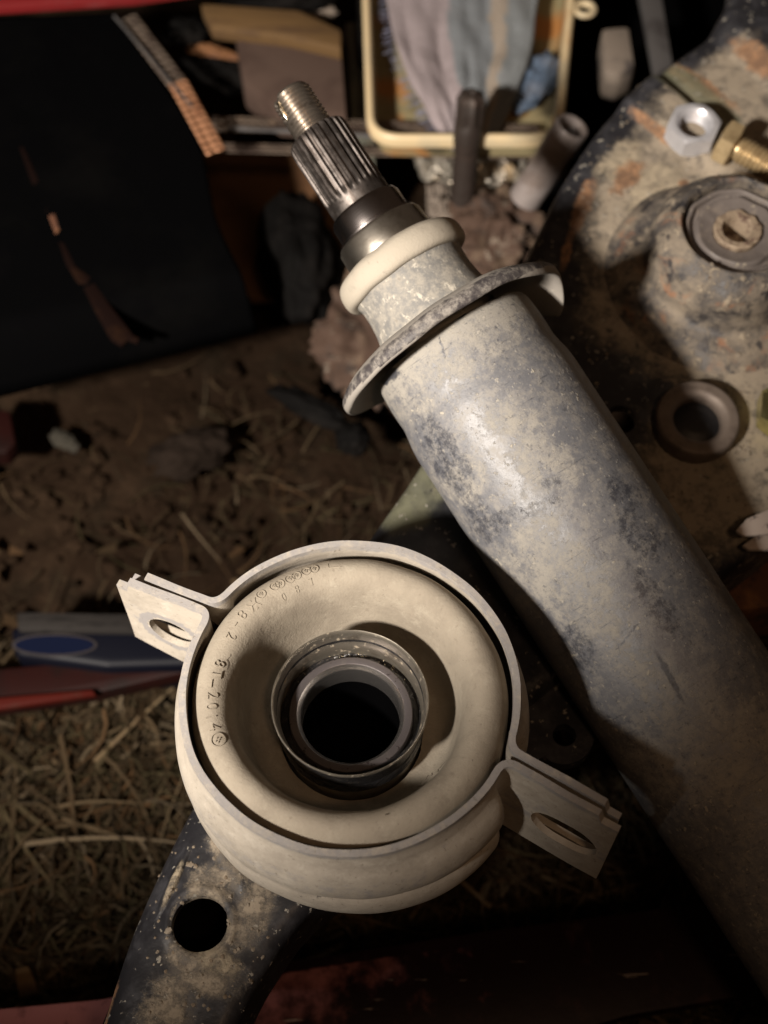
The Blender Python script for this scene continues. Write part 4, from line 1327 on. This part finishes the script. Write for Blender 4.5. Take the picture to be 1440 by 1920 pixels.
def crumple(name, quad_, z0, amp, mt, seed, nx=40, ny=16):
    V = []
    for j in range(ny):
        for i in range(nx):
            a, b = i / (nx - 1), j / (ny - 1)
            p = (1 - b) * ((1 - a) * np.array(quad_[0]) + a * np.array(quad_[1])) + b * ((1 - a) * np.array(quad_[3]) + a * np.array(quad_[2]))
            jx = 6 * mn.noise(Vector((a * 5, b * 5, seed)))
            q = at(p[0] + jx, p[1] + jx, z0)
            q.z += amp * mn.fractal(Vector((a * 5, b * 2.2, seed)), .8, 2, 4)
            V.append(q)
    o = mesh(name, V, grid_faces(nx, ny), mt, sharp=30)
    o.modifiers.new("thick", 'SOLIDIFY').thickness = .001
    return o
tag(crumple("crumpled_sheet", [(768, 288), (985, 300), (978, 352), (800, 345)], -.09, .008, M_foil, 3), "crumpled bright aluminium sheet around the stub", "metal sheet")
tag(crumple("torn_sheet", [(800, 345), (850, 345), (850, 420), (800, 400)], -.10, .006, M_greydust, 8, 20, 16), "torn dull tin sheet left of the stub", "metal sheet")
cas = lump("rusty_casting", at(930, 440, -.10), (.024, .024, .016), M_casting, .5, 2.4, 21, 80); tag(cas, "rusty pale flaked casting behind the flange", "casting")
cas = lump("rusty_casting", at(690, 610, -.115), (.030, .048, .018), M_casting, .42, 2.6, 15, 90, rot=rad(20)); tag(cas, "large muddy rusty casting under the shaft neck", "casting")
bt = lump("black_lump", at(560, 480, -.10), (.021, .042, .022), M_black, .22, 1.6, 4, 64, rot=rad(12)); tag(bt, "black lump beside the casting left of the splines", "rubber boot")  # plain black lump over the brown board
o = lump("rubber_plug", at(662, 822, -.125), (.0085, .0085, .008), M_black, .25, 2, 7); tag(o, "small round black rubber plug on the ground below the casting", "rubber plug")
o = lump("rubber_hose", at(590, 770, -.13), (.026, .006, .006), M_black, .3, 2, 17, rot=rad(-32)); tag(o, "short black hose lying under the casting", "hose")
# behind the arm, top right
tag(prism("steel_bracket", [(1128, 52), (1180, 48), (1192, 122), (1160, 140), (1132, 130)], -.06, .02, M_greydust, .003), "pale dusty steel bracket in the dark gap right of the tray", "bracket")
tag(prism("steel_strap", [(1190, -60), (1232, -60), (1262, 120), (1228, 140)], -.07, .006, M_greymet, .001), "grey steel strap behind the upper edge of the arm", "strap")
tag(prism("black_slab", [(1086, -100), (1480, -100), (1480, 420), (960, 430), (1000, 340), (1090, 330)], -.12, .04, M_flatblack, .003), "black slab filling the gap behind the arm", "crate")  # plain black slab filling the gap

# ================================================================== BACKGROUND, LEFT AND BOTTOM
o = lump("muddy_stone", at(360, 850, -.15), (.020, .013, .005), M_stone, .35, 2.2, 31, 64, rot=rad(20)); tag(o, "blurred grey brown muddy stone on the ground at left", "stone")
o = lump("pale_chip", at(122, 826, -.155), (.0085, .005, .003), M_chip, .35, 2, 33, rot=rad(-35)); tag(o, "small pale chip lying on dark soil at far left", "chip")
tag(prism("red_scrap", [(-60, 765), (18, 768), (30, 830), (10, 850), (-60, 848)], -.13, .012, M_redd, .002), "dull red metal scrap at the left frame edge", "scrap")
can = thing("oil_canister", "dark navy canister lying on its side with grey band and blue oval label", "canister", Matrix.Translation(at(170, 1200, -.14)))
bpy.context.view_layer.update()
prism("body", [(18, 1170), (330, 1178), (420, 1245), (200, 1252), (24, 1228)], -.128, .03, M_navy, .005, can, seg=4)
prism("grey_band", [(30, 1146), (300, 1150), (330, 1186), (32, 1182)], -.125, .02, M_band, .002, can)
ov = [(102 + 74 * math.cos(t), 1209 + 17 * math.sin(t)) for t in np.linspace(0, 2 * math.pi, 40)[:-1]]
lab = prism("oval_label", ov, -.1272, .0008, M_oval, 0, can)
ov2 = [(102 + 80 * math.cos(t), 1209 + 21 * math.sin(t)) for t in np.linspace(0, 2 * math.pi, 40)[:-1]]
prism("label_border", ov2, -.1276, .0008, M_white, 0, can)
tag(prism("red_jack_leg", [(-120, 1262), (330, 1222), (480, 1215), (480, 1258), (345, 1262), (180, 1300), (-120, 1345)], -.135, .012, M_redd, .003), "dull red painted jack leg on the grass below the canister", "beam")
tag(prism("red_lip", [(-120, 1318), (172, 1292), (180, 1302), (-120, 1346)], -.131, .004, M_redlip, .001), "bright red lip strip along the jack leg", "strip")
# frame rail across the bottom
bpoly = [(-160, 1905), (190, 1872), (520, 1805), (900, 1745), (1330, 1690), (1560, 1650), (1560, 1840), (1180, 1905), (900, 1990), (-160, 2120)]
bm_ = bmesh.new()
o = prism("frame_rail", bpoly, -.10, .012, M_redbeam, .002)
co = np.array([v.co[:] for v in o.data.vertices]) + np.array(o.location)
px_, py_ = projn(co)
a = o.data.attributes.new("lit_end", 'FLOAT', 'POINT'); a.data.foreach_set("value", np.where(px_ < 300, .85, .12).astype(np.float32))  # left end coloured as lit, the rest as shadowed
tag(o, "worn red painted frame rail crossing the bottom edge", "rail")
tag(prism("wood_chip", [(28, 1818), (52, 1810), (75, 1862), (36, 1870)], -.15, .003, M_tan, .0005), "tan wood chip on the grass by the red rail", "wood chip")
